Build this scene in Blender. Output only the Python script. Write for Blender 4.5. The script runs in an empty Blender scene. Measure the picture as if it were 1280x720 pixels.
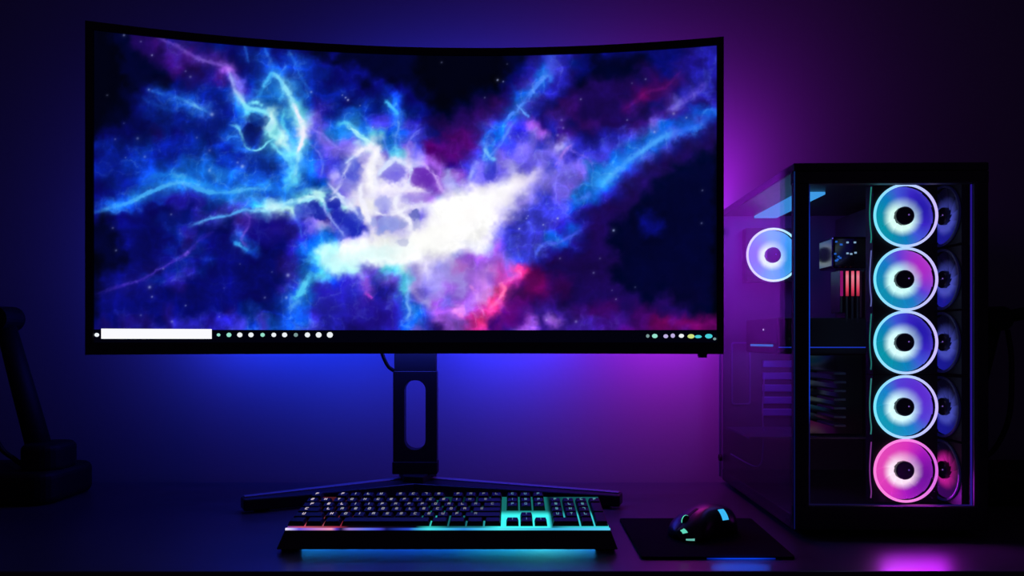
import bpy, bmesh, math, random
import numpy as np
from mathutils import Vector, Matrix
random.seed(7)
PI = math.pi
SC = bpy.context.scene
COL = SC.collection
F = 850.0            # focal length in pixels of the 1280 px wide picture
HZ = 425.0           # horizon row
DESK = 0.75          # desk surface height
CAMZ = DESK + 0.275

# ---------------------------------------------------------------- nebula wallpaper (procedural, numpy)
NEB_PAL = {'.':(2,3,20), ',':(3,5,46), '-':(8,11,108), '=':(8,26,138), 'b':(9,44,166), 'B':(16,74,208), 'c':(14,84,208), 'C':(26,112,224),
 'y':(84,202,242), 'Y':(175,238,248), 'W':(252,252,255), 'w':(218,212,248), 'l':(165,158,240), 'v':(104,92,226), 'i':(56,58,214), 'I':(34,30,172),
 'n':(22,14,112), 'p':(48,12,108), 'P':(52,22,136), 'q':(150,84,222), 'm':(76,8,118), 'M':(206,44,164), 'r':(238,46,134), 'R':(48,6,86),
 'k':(206,124,232), 'd':(84,4,84), 's':(26,8,82)}
NEB_MAP = '''
..,,ssssss nnn------- ---,,,,,,, ,,,....... ,-nIII---- ------nnnII
..,,sspnnn n--------- ---,,,,,,, ,,,....... ,-niIIn--- -----nnnnII
...,,ssPPp nn=-==b--= -,,-,,,,,, ,......... ,,niIIn-,- -------nIII
...,,,spPp PPPn-=bb=b b=-,,,,,,, ,......... ,,nIiI=-,, ,,,,--nnnII
...,,,,sps snPqn=bCcb b==----,,, ,......... ,-IciIn-,, ,,,ss-nnIII
....,,,,-n nnpnv=BccC b=----,-,, ,,........ -nicIIn,ss ssssRRpnIIn
...,,-bb== ===bvIcccC B====---=- -,,....,,, nBcIInssss ssRdRpnIIIn
...,-==bBB b==bCCcccy cII=-=b=bB --,..,,ssp IciInppsss sRpsnPvInnI
..,,-====b Bb==ByCYCy yvI=Bcb=bB b=-,,sspPI ciInPPpsss ssssPPPIBcB
.,,---==== ===bB-=YCC YviBCCBiiB iInspppPic iIqPIPnpps sspPvcBBiIn
,----=n=-= ===BB-byYC wivCCcCyBc BiInmmmPcc iIvqIPPnnI IiiccBiInss
=====b==== b=b=BBbCYC yBvvvvYwCC vimmmmmPci ivvivliIIi iccBBinsss.
-===bb===b bBbb=bbBCy CBivvllWvy lvmmmmPicv vvvvvvIiii ccBinsss,,.
===bbbbbBc ccbbBbbbBC CciiivwWll wlqqPPiviv lvvvivvvcC cBIsss,,,,.
====bBccCc ccCcBBBBcy ccilivwWvi wlPqlqvvvl wwlvvvvvCC BIsss,,,,,.
--==bcCCCC CcccCcCCcC cccvvlwWww wwlqllwwwW WwvvvvvCCc Isss,,,,,,.
--=bCcBIII IBcCCCcBCC yYYcvwwwww llqlwWWWWW wvviivCcBI nss,,,,,,,.
=bCcb---I- I=IiiCyYYY BIyiYwWWlw wwwWWWWWWw lviiiiBIns ss,,,,,,,,.
-,----==== IIi-PP-nni ivIIIiwlvl lvwWWWWWWw viiiiiInss s,,-,,,,,,.
,,-----==I ----i--nnn IvliIIiwll lwWWWWWWWl iiiiiIBIss ,,,--,,,,,.
,,,-----=n =---B----n IcCcvlwWWw wWWWWWWWwv iiiicBInss ,,,,,,,,,,.
,,,----=-= =----B---I BCYYWWWWWW WWWWWWwwlq iiiiInnsss ,,,,,,,,,,.
.,,,----== -=------nI cyYYWWWWWW WWwwwlqqqq viiIssssss s,,,,,,,,,.
.,,----==I =-------nI cCyYYYvvyy YlwllkqqkM qrdRssssss ,,,,,,,,,,.
,----==II- ---------I BCyBivqivv ylllllqkqM MmddRRssss ,,,,,,,,,,.
,-------n- --------Ib CcIIIiqIIi ylvlqlqkkr mRddRRssss s,,,,,,,,,.
,--------- -------=bB cBIIIIPIIi cvlqvqqkrM mmRRpsssss sss,ss,,,,.
,------n-- ---n=b==bB BIIIIIInnI BcvqqkqMrm mPPPPPppRR RsRRRsss,,.
-n-nnn-nII InIIibiBBB BiIInnnnnI BciqqqMrmm mPqPqPPPPp ppRmddmdddd
nnnnInInII IIIiiBiBBB iiIInnnIII BviPqqMMmm PqqPPPPPPp pmmmdddmddd
'''
NEB_ROWS = [[NEB_PAL[ch] for ch in (r.replace(' ', '')+'.'*61)[:61]] for r in NEB_MAP.strip().split('\n')]
NEB_X0, NEB_DX, NEB_Y0, NEB_DY = 118.0, 13.0, 38.0, 13.0

def vnoise(x, y, seed):
    xi = np.floor(x).astype(np.int64); yi = np.floor(y).astype(np.int64)
    fx = x - xi; fy = y - yi
    fx = fx*fx*fx*(fx*(fx*6-15)+10); fy = fy*fy*fy*(fy*(fy*6-15)+10)
    def h(a, b):
        n = (a*374761393 + b*668265263 + seed*1442695041) & 0xffffffff
        n = ((n ^ (n >> 13)) * 1274126177) & 0xffffffff
        n = ((n ^ (n >> 16)) * 2246822519) & 0xffffffff
        return ((n ^ (n >> 15)) & 0xffff) / 65535.0
    a = h(xi, yi); b = h(xi+1, yi); c = h(xi, yi+1); d = h(xi+1, yi+1)
    return (a*(1-fx)+b*fx)*(1-fy) + (c*(1-fx)+d*fx)*fy

def fbm(x, y, seed, octs=5, gain=0.55):
    s = 0; a = 1; t = 0
    for k in range(octs):
        s = s + a*vnoise(x*(2.03**k)+k*17.3, y*(2.03**k)-k*9.1, seed+k*31); t += a; a *= gain
    return s/t

def ridged(x, y, seed, octs=4, gain=0.55):
    s = 0; a = 1; t = 0
    for k in range(octs):
        n = 1-np.abs(2*vnoise(x*(2.1**k)+k*5.7, y*(2.1**k)+k*3.3, seed+k*13)-1)
        s = s + a*n**3; t += a; a *= gain
    return s/t

def cubic_grid(rows, gx, gy):
    g = np.array(rows, dtype=np.float64)/255.0
    ny, nx, _ = g.shape
    gx = np.clip(gx, 0, nx-1.001); gy = np.clip(gy, 0, ny-1.001)
    xi = np.floor(gx).astype(int); yi = np.floor(gy).astype(int)
    fx = gx-xi; fy = gy-yi
    def w(f):
        return [((-.5*f+1)*f-.5)*f, (1.5*f-2.5)*f*f+1, ((-1.5*f+2)*f+.5)*f, (.5*f-.5)*f*f]
    wx = w(fx); wy = w(fy)
    out = 0
    for j in range(4):
        yj = np.clip(yi+j-1, 0, ny-1)
        for i in range(4):
            xj = np.clip(xi+i-1, 0, nx-1)
            out = out + g[yj, xj]*(wx[i]*wy[j])[..., None]
    return np.clip(out, 0, 1)

def seg_dist(X, Y, pts):
    """distance to a smooth polyline and the position 0..1 along it"""
    P = []
    n = len(pts)
    for i in range(n-1):
        p0 = pts[max(i-1, 0)]; p1 = pts[i]; p2 = pts[i+1]; p3 = pts[min(i+2, n-1)]
        for k in range(4):
            t = k/4.0
            P.append(tuple(0.5*((2*p1[c])+(-p0[c]+p2[c])*t+(2*p0[c]-5*p1[c]+4*p2[c]-p3[c])*t*t+(-p0[c]+3*p1[c]-3*p2[c]+p3[c])*t**3) for c in (0, 1)))
    P.append(tuple(pts[-1][:2]))
    best = np.full(X.shape, 1e9); pos = np.zeros(X.shape)
    m = len(P)-1
    for i in range(m):
        ax, ay = P[i]; bx, by = P[i+1]
        dx, dy = bx-ax, by-ay
        L = dx*dx+dy*dy+1e-9
        t = np.clip(((X-ax)*dx+(Y-ay)*dy)/L, 0, 1)
        d = np.hypot(X-ax-t*dx, Y-ay-t*dy)
        k = d < best
        best = np.where(k, d, best); pos = np.where(k, (i+t)/m, pos)
    return best, pos

# (points, core half width, colour, strength, halo)
Y_ = (190, 245, 250); CY = (120, 225, 250); BL = (40, 120, 240); WH = (240, 240, 255); LV = (170, 150, 245); PU = (120, 60, 200); PK = (250, 70, 180)
STROKES = [
 # upper left lilac ribbon into cyan knot
 ([(190,44),(222,58),(250,74),(272,80),(284,84),(297,100),(304,114)], 2.4, (130,90,215), .38, 9),
 ([(284,84),(290,100),(294,112),(302,124),(308,134)], 2.6, (150,160,245), .6, 6),
 ([(292,112),(300,124),(308,134),(320,137),(332,140),(340,150),(336,162),(330,168)], 3.0, CY, .75, 6),
 ([(330,140),(341,146),(342,158),(336,168),(346,172),(356,182),(366,192)], 3.2, (150,235,240), .7, 7),
 ([(286,156),(296,158),(302,170),(308,184),(318,188),(328,184),(338,176),(348,172)], 1.4, CY, .6, 4),
 ([(284,176),(290,170),(300,172)], 1.2, BL, .6, 4),
 ([(308,130),(320,128),(330,134)], 2.0, CY, .6, 5),
 # blue loop and bright vertical
 ([(324,122),(330,106),(340,92),(350,100),(354,114),(348,130)], 2.0, (60,170,245), .75, 6),
 ([(340,92),(352,102),(362,118),(368,136),(374,150),(378,168),(374,186),(372,204),(368,220)], 3.2, (140,225,250), .85, 9),
 ([(366,128),(374,146),(380,164),(377,180),(371,190)], 1.8, WH, .85, 5),
 ([(356,134),(352,150),(358,164),(366,178),(372,196)], 2.6, (90,210,240), .6, 8),
 ([(372,190),(366,206),(374,216),(362,232),(352,238)], 4.5, (60,180,240), .55, 12),
 ([(336,176),(350,190),(362,200),(368,214)], 2.2, CY, .55, 8),
 # faint verticals at the top
 ([(304,46),(308,62),(310,80)], 1.8, BL, .3, 6),
 ([(330,58),(336,72),(342,86)], 1.8, BL, .4, 8),
 ([(360,62),(370,80),(376,98),(388,114)], 2.0, BL, .35, 10),
 # left mid wisps
 ([(184,112),(206,118),(228,124),(242,132),(256,138),(264,144)], 1.6, (50,130,225), .5, 8),
 ([(176,120),(196,132),(224,140)], 2.2, (20,70,180), .3, 12),
 ([(232,125),(244,132),(252,138)], 2.2, (90,170,240), .5, 5),
 # left arcs
 ([(116,265),(140,259),(164,252),(184,242),(204,233),(224,229),(244,234),(264,240),(290,240),(318,236),(336,236)], 2.2, (60,160,240), .95, 6),
 ([(180,226),(200,219),(226,220),(250,228),(270,236),(300,240)], 3.0, (24,120,228), .5, 9),
 ([(216,222),(250,216),(290,214),(330,226)], 6, (20,110,225), .35, 16),
 ([(236,284),(262,274),(290,268),(306,262),(322,264),(338,258),(356,254),(372,252)], 1.8, (80,160,240), .7, 6),
 ([(314,264),(332,262),(346,257),(362,253),(384,250),(398,247)], 2.6, (150,225,250), .85, 8),
 ([(352,262),(366,270),(374,284),(378,300)], 1.6, (70,120,240), .45, 8),
 ([(302,264),(312,272),(308,286),(302,300),(312,312)], 1.8, (120,80,220), .35, 8),
 ([(292,302),(302,308),(311,314)], 2.6, (50,150,235), .7, 5),
 ([(268,290),(250,300),(236,314),(226,322),(204,334),(180,348),(150,358),(120,368)], 1.6, (80,50,200), .35, 10),
 ([(236,314),(230,320)], 1.6, (120,80,230), .5, 4),
 # streaks between knot and centre
 ([(378,152),(392,162),(404,170),(416,180),(434,188),(450,186)], 1.6, (120,110,240), .6, 7),
 ([(384,176),(398,190),(404,206),(400,222)], 1.4, (100,120,240), .45, 5),
 ([(408,226),(420,240),(432,250),(444,262),(452,276)], 1.8, (200,215,255), .7, 5),
 ([(420,158),(434,154),(446,164),(456,172),(468,180)], 3.0, (70,190,245), .75, 9),
 ([(434,154),(448,168),(462,178),(470,182)], 1.6, (170,240,250), .8, 5),
 ([(440,196),(450,188),(462,184),(470,186),(468,202),(464,216),(470,230),(466,250)], 4.2, WH, .85, 9),
 ([(432,206),(442,196),(452,190)], 1.8, (200,220,255), .6, 5),
 ([(470,182),(474,196),(482,204),(496,196)], 1.8, (130,200,250), .6, 5),
 # antenna of cyan dots
 ([(481,125),(490,134),(497,144)], 2.2, (60,180,245), .75, 6),
 ([(497,144),(498,160),(494,178),(496,192),(502,200)], 1.4, (70,130,240), .6, 5),
 ([(478,168),(482,182),(486,196)], 1.2, (80,130,240), .5, 5),
 ([(528,160),(518,168),(510,180),(512,192),(516,204)], 1.3, (100,110,240), .6, 5),
 ([(488,196),(498,200),(508,206),(514,212),(512,224),(506,234),(498,240)], 2.2, (210,220,255), .75, 5),
 ([(514,206),(526,204),(538,212),(546,224),(552,236),(560,244)], 2.0, (190,150,240), .75, 6),
 ([(470,222),(480,210),(490,202),(504,200)], 2.6, (215,225,255), .8, 5),
 ([(480,240),(492,236),(508,238),(522,236),(534,240)], 2.8, (235,225,250), .75, 6),
 # right ascending blue column
 ([(440,200),(430,216),(424,232),(414,246)], 2.2, (200,205,250), .6, 5),
 ([(452,226),(450,244),(458,262),(462,282)], 3.0, WH, .8, 6),
 ([(466,262),(478,268),(496,266),(512,258)], 2.4, WH, .7, 5),
 ([(498,240),(494,254),(500,268),(512,276),(512,290)], 2.6, WH, .75, 5),
 ([(404,250),(406,262),(412,272),(420,282),(432,298)], 1.8, (150,170,250), .6, 5),
 ([(372,252),(386,246),(400,248),(408,256)], 2.0, Y_, .8, 4),
 ([(410,250),(424,246),(434,258),(446,262)], 1.8, (200,220,252), .7, 5),
 ([(690,58),(688,80),(686,96)], 6, (40,80,225), .45, 16),
 ([(686,94),(676,100),(664,116),(650,134),(636,146),(628,158)], 2.2, (70,130,250), .8, 8),
 ([(676,92),(688,96),(686,104)], 3.0, (50,120,240), .55, 6),
 ([(646,130),(656,142),(662,148)], 1.3, (90,150,250), .7, 4),
 ([(648,148),(638,158),(630,172),(622,184),(612,196),(604,200),(608,186),(608,172),(616,162)], 1.8, (80,130,250), .7, 7),
 ([(604,184),(612,196),(620,200)], 2.4, (110,180,250), .7, 6),
 ([(598,200),(592,212),(588,226),(594,236)], 2.6, (150,160,245), .55, 8),
 ([(716,180),(708,186),(700,198),(694,208)], 2.0, (160,120,240), .55, 7),
 ([(716,180),(714,188),(722,192),(738,200),(742,216)], 1.1, (110,90,230), .5, 5),
 # right diagonal blue beam
 ([(898,136),(880,150),(856,162),(830,172),(806,186),(782,202),(762,216),(748,232),(740,244)], 7, (30,100,235), .62, 18),
 ([(842,164),(824,174),(800,190),(776,210),(758,226),(750,238)], 3.6, (70,160,250), .62, 9),
 ([(884,102),(872,114),(858,124),(846,132),(830,140)], 4, (100,80,215), .5, 12),
 ([(852,88),(832,108),(808,116),(790,130),(776,138)], 2.2, (90,14,80), .4, 10),
 ([(740,240),(730,248),(718,254)], 3, (60,110,240), .5, 9),
 ([(728,286),(712,296),(696,304),(684,304),(672,312),(668,326)], 2.2, (70,90,240), .6, 6),
 ([(640,260),(652,252),(664,248)], 3, (160,140,240), .45, 8),
 # pink edge
 ([(656,330),(650,344),(640,350),(630,358),(628,370),(618,380),(612,394),(604,408)], 3.4, (244,50,160), .62, 12),
 ([(650,332),(649,342)], 3.6, (255,30,130), .8, 6),
 ([(624,352),(630,362),(622,376),(612,384)], 2.2, (255,110,170), .7, 6),
 ([(566,386),(574,392),(580,394)], 2.6, (245,110,200), .6, 6),
 ([(586,356),(594,366),(600,380),(606,396)], 1.8, (220,130,225), .5, 7),
 ([(456,364),(462,370),(466,374)], 2.0, (170,60,210), .6, 7),
 ([(508,342),(510,358),(508,374),(512,390),(506,402)], 2.4, (110,170,250), .6, 8),
 ([(480,338),(492,342),(504,340)], 2.4, (120,160,245), .5, 8),
 ([(820,398),(850,404),(880,410)], 5, (130,8,80), .35, 16),
 ([(376,374),(368,380),(360,388)], 3, (70,150,240), .5, 9),
 ([(392,338),(384,350),(376,364),(366,376)], 4, (80,200,245), .7, 11),
]
# soft bright masses (x, y, rx, ry, angle, colour, strength)
BLOBS = [
 (585,270,66,20,-24,(255,253,252),.9), (530,300,50,18,-14,(255,255,252),.8), (462,318,44,13,-6,(205,248,248),.6), (428,330,26,10,6,(196,248,250),.6),
 (466,240,8,34,6,(250,246,255),.45), (500,250,26,5,-4,(240,232,252),.4), (620,350,22,14,-40,(150,90,220),.35), (560,360,30,16,0,(140,110,228),.3), (660,222,22,9,-22,(238,226,250),.5), (640,236,34,13,-20,(246,240,255),.5), (346,116,11,16,0,(20,135,235),.5),
 (592,345,44,20,-24,(176,124,232),.5), (755,222,22,8,-38,(60,160,245),.35),
]
# dark pockets (x, y, rx, ry, angle, strength, tint)
HOLES = [
 (316,162,12,8,-20,.8,(4,16,90)), (322,148,9,7,0,.65,(5,30,120)), (312,174,8,9,0,.6,(4,20,110)), (332,152,6,5,0,.5,(4,30,120)),
 (389,256,12,8,20,.9,(12,20,150)), (398,266,8,8,0,.75,(20,30,160)), (416,254,10,8,30,.85,(14,24,160)), (424,272,12,9,20,.8,(20,30,170)), (440,282,11,14,0,.8,(26,40,180)), (428,292,9,7,0,.55,(60,80,210)), (448,270,7,9,0,.6,(50,70,200)),
 (380,262,10,9,0,.6,(70,80,210)), (437,212,13,14,0,.75,(80,90,215)), (436,232,14,6,10,.45,(130,130,225)), (494,216,14,12,0,.8,(120,105,225)), (528,222,14,13,10,.8,(95,30,175)), (536,230,12,9,0,.5,(90,30,170)),
 (480,256,10,9,-20,.55,(160,165,235)), (486,280,13,9,0,.6,(140,155,230)), (478,288,7,5,0,.4,(130,150,230)), (518,269,6,6,0,.75,(95,100,190)), (504,278,4,7,0,.55,(140,150,215)), (519,280,5,6,0,.45,(170,175,225)), (503,302,7,5,-20,.5,(180,185,220)), (522,246,16,7,10,.5,(150,110,215)), (507,248,8,6,0,.4,(150,140,225)), (465,278,6,4,0,.4,(150,170,235)),
 (430,372,34,24,0,.5,(34,26,170)), (470,392,30,18,0,.45,(36,16,150)), (330,285,30,20,0,.4,(24,10,130)), (620,168,10,18,20,.0,(0,0,0)),
 (612,176,4,9,20,.5,(40,50,190)), (612,216,7,10,20,.55,(50,50,190)), (648,392,18,16,0,.4,(96,2,128)), (660,352,12,10,0,.35,(70,4,80)),
 (224,246,40,10,4,.4,(12,8,110)), (200,270,60,12,4,.3,(8,8,90)), (260,160,30,14,0,.3,(3,18,90)), (170,150,40,30,0,.3,(1,4,30)),
]
STARS = [(190,69,1.4,.6),(155,44,1.6,.55),(176,52,1.2,.4),(134,119,1.2,.35),(186,112,1.4,.5),(265,143,3,.55),(303,208,3,.65),(297,203,1.6,.4),(232,89,1.4,.35),(238,96,2,.35),(432,122,1.2,.8),(435,125,1.6,.8),(428,119,1.1,.5),(389,115,1.8,.5),
 (450,132,1.1,.4),(466,159,1.2,.45),(552,78,1.2,.4),(622,100,1.5,.8),(629,102,1.1,.6),(606,122,1.1,.4),(634,80,1,.3),(726,124,1.4,.45),(784,150,1.3,.45),(807,99,1.2,.45),(790,104,1.1,.3),(858,147,1.4,.5),(842,142,2.4,.45),
 (818,165,1.8,.5),(767,288,1.8,.75),(878,238,1.3,.4),(877,279,1.3,.45),(742,341,1.6,.4),(750,323,1.3,.3),(697,273,1.7,.7),(679,281,1.3,.6),(658,273,1.2,.5),(649,286,1.4,.7),(660,270,1,.5),(770,374,1.2,.45),(765,363,1,.3),
 (700,323,1.4,.35),(794,359,1.2,.3),(187,359,2.4,.6),(190,371,1.5,.55),(232,382,1.2,.55),(214,268,1.5,.4),(141,285,1.3,.45),(145,313,1.5,.45),(204,336,1.4,.4),(215,402,2,.4),(176,394,1.4,.35),(262,213,2.6,.4),(144,174,1.4,.35),(172,173,2,.4),(181,196,2,.35),(157,197,1.1,.35),(155,154,1,.3),
 (720,402,2.2,.4),(683,400,2,.35),(360,344,3,.6),(358,372,2.4,.5),(331,372,1.6,.4),(274,396,1.4,.35),(246,172,1.6,.3),(262,188,2,.3),(697,169,2.4,.4),(702,150,2,.3),(704,160,2,.35),(340,340,1.2,.3),(280,360,1,.25),(300,330,1,.3)]

def nebula(X, Y):
    """sRGB colours 0..1 of the wallpaper; X, Y arrays in picture units (118..895, 40..412)"""
    w1 = fbm(X/40., Y/40., 3, 4)-.5; w2 = fbm(X/40., Y/40., 77, 4)-.5
    w3 = fbm(X/12., Y/12., 5, 3, .5)-.5; w4 = fbm(X/12., Y/12., 45, 3, .5)-.5
    Xa = X+w1*12+w3*13; Ya = Y+w2*12+w4*13
    c = cubic_grid(NEB_ROWS, (Xa-NEB_X0)/NEB_DX, (Ya-NEB_Y0)/NEB_DY)
    lum = c.max(axis=-1)
    n1 = fbm((X+w1*20)/26., (Y+w2*20)/26., 11, 5, .55)
    r1 = ridged((X+w3*7)/34., (Y+w4*7)/34., 21, 4, .55)
    mid = np.clip(lum*1.5, 0, 1)*(1-.75*np.clip(c.min(axis=-1)*1.4, 0, 1))
    c = c*np.exp(mid*((n1-.50)*1.15+(r1-.36)*.55))[..., None]
    Xb = X+w1*8+w3*7; Yb = Y+w2*8+w4*7
    def rot(px, py, rx, ry, a, XX, YY):
        a = math.radians(a); dx = XX-px; dy = YY-py
        return np.hypot((dx*math.cos(a)+dy*math.sin(a))/rx, (-dx*math.sin(a)+dy*math.cos(a))/ry)
    w5 = fbm(X/4.5, Y/4.5, 205, 2)-.5; w6 = fbm(X/4.5, Y/4.5, 245, 2)-.5
    nz = fbm(X/13., Y/13., 101, 5, .6)
    for (px, py, rx, ry, a, col, s) in BLOBS:
        d = rot(px, py, rx, ry, a, X+w1*16+w3*14, Y+w2*16+w4*14)
        k = np.clip(np.exp(-d*d*1.1)*s*(.80+.40*nz), 0, 1)[..., None]
        col = np.array(col)/255.
        c = c*(1-k)+col*k
    for (px, py, rx, ry, a, s, col) in HOLES:
        d = rot(px, py, rx, ry, a, X+w3*8+w5*5, Y+w4*8+w6*5)
        k = np.clip((1.42-d)*1.7, 0, 1)**1.2*s*1.08
        k = np.clip(k*(.8+.5*nz), 0, .97)[..., None]
        c = c*(1-k)+np.array(col)/255.*k
    wn = fbm(X/5.5, Y/5.5, 61, 3)
    for q, (pts, w, col, s, halo) in enumerate(STROKES):
        xs = [p[0] for p in pts]; ys = [p[1] for p in pts]
        m = halo*3+16
        sel = (X > min(xs)-m) & (X < max(xs)+m) & (Y > min(ys)-m) & (Y < max(ys)+m)
        if not sel.any(): continue
        col = np.array(col)/255.
        XX, YY = X[sel], Y[sel]
        nn = wn[sel]; k = np.zeros(XX.shape)
        for j in range(3):
            amp = (3.0, 9.0, 14.0)[j]*min(1.6, .6+halo*.06)
            ox = (fbm(XX/14., YY/14., 500+q*7+j, 4, .62)-.5)*amp; oy = (fbm(XX/14., YY/14., 900+q*7+j, 4, .62)-.5)*amp
            d, t = seg_dist(XX+ox, YY+oy, pts)
            al = fbm(t*len(pts)*1.3+q*3.7+j*9, d*.03, 700+q, 3)
            end = np.clip(np.minimum(t, 1-t)*5+.15, 0, 1)
            core = np.exp(-(d/(w*(.5+1.15*nn)*(1, .75, .65)[j]))**2)*s*np.clip(al*2.4-.35, .1, 1.5)*(.74, .55, .48)[j]
            k = 1-(1-np.clip(core*end, 0, 1))*(1-k)
            if j == 0: hal = np.exp(-d/halo)*s*.42*(.35+1.3*nz[sel])*end
        k = np.clip(k+hal, 0, 1)[:, None]
        cc = c[sel]
        c[sel] = np.maximum(cc*(1-k)+col*k, cc+(1-cc)*col*k*.40)
    fil = ridged((X+w3*12)/15., (Y+w4*12)/15., 301, 4, .6)
    mx = c.max(axis=-1)
    body = np.clip((mx-.40)*1.5, 0, 1)*(1-np.clip(c.min(axis=-1)*1.3, 0, 1))
    k = (np.clip(fil-.36, 0, 1)*1.25*body)[..., None]
    c = c+(1-c)*k*np.array([.35, .5, .6])
    for (px, py, r, s) in STARS:
        d2 = (X-px)**2+(Y-py)**2
        k = (np.exp(-d2/(r*r*.55))*s*.8+np.exp(-d2/(r*r*5))*s*.12)[..., None]
        c = c+(1-c)*k*np.array([.75, .8, 1.])
    return np.clip(c, 0, 1)

# ---------------------------------------------------------------- materials
def lin(c):
    out = []
    for v in c:
        v = v/255.0
        out.append(v/12.92 if v <= .04045 else ((v+.055)/1.055)**2.4)
    return (*out, 1.0)

def mat(name, col, rough=.5, metal=0.0, spec=.5, noise=0.0, nscale=40.0, bump=0.0, bscale=300.0, coat=0.0):
    m = bpy.data.materials.new(name); m.use_nodes = True
    nt = m.node_tree; b = nt.nodes['Principled BSDF']
    b.inputs['Base Color'].default_value = lin(col)
    b.inputs['Roughness'].default_value = rough
    b.inputs['Metallic'].default_value = metal
    b.inputs['Specular IOR Level'].default_value = spec
    b.inputs['Coat Weight'].default_value = coat
    tc = nt.nodes.new('ShaderNodeTexCoord')
    if noise > 0:
        n = nt.nodes.new('ShaderNodeTexNoise'); n.inputs['Scale'].default_value = nscale; n.inputs['Detail'].default_value = 5
        nt.links.new(tc.outputs['Object'], n.inputs['Vector'])
        r = nt.nodes.new('ShaderNodeMapRange')
        r.inputs['To Min'].default_value = max(0, rough-noise); r.inputs['To Max'].default_value = min(1, rough+noise)
        nt.links.new(n.outputs['Fac'], r.inputs['Value']); nt.links.new(r.outputs['Result'], b.inputs['Roughness'])
    if bump > 0:
        n = nt.nodes.new('ShaderNodeTexNoise'); n.inputs['Scale'].default_value = bscale; n.inputs['Detail'].default_value = 4
        nt.links.new(tc.outputs['Object'], n.inputs['Vector'])
        bp = nt.nodes.new('ShaderNodeBump'); bp.inputs['Strength'].default_value = bump; bp.inputs['Distance'].default_value = .001
        nt.links.new(n.outputs['Fac'], bp.inputs['Height']); nt.links.new(bp.outputs['Normal'], b.inputs['Normal'])
    return m

def glow(name, col, strength=1.0):
    m = bpy.data.materials.new(name); m.use_nodes = True
    nt = m.node_tree; nt.nodes.clear()
    e = nt.nodes.new('ShaderNodeEmission'); o = nt.nodes.new('ShaderNodeOutputMaterial')
    e.inputs['Color'].default_value = lin(col); e.inputs['Strength'].default_value = strength
    nt.links.new(e.outputs[0], o.inputs[0])
    return m

def ramp_glow(name, axis, lo, hi, stops, strength=1.0):
    """emission whose colour runs along an object axis: a row of LEDs of different colours"""
    m = bpy.data.materials.new(name); m.use_nodes = True
    nt = m.node_tree; nt.nodes.clear()
    tc = nt.nodes.new('ShaderNodeTexCoord'); sp = nt.nodes.new('ShaderNodeSeparateXYZ')
    nt.links.new(tc.outputs['Object'], sp.inputs[0])
    mr = nt.nodes.new('ShaderNodeMapRange'); mr.inputs['From Min'].default_value = lo; mr.inputs['From Max'].default_value = hi
    nt.links.new(sp.outputs[axis], mr.inputs['Value'])
    cr = nt.nodes.new('ShaderNodeValToRGB')
    el = cr.color_ramp.elements
    while len(el) < len(stops): el.new(.5)
    for k, (p, c) in enumerate(stops):
        el[k].position = p; el[k].color = lin(c)
    nt.links.new(mr.outputs[0], cr.inputs[0])
    e = nt.nodes.new('ShaderNodeEmission'); o = nt.nodes.new('ShaderNodeOutputMaterial')
    e.inputs['Strength'].default_value = strength
    nt.links.new(cr.outputs[0], e.inputs['Color']); nt.links.new(e.outputs[0], o.inputs[0])
    return m

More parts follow.
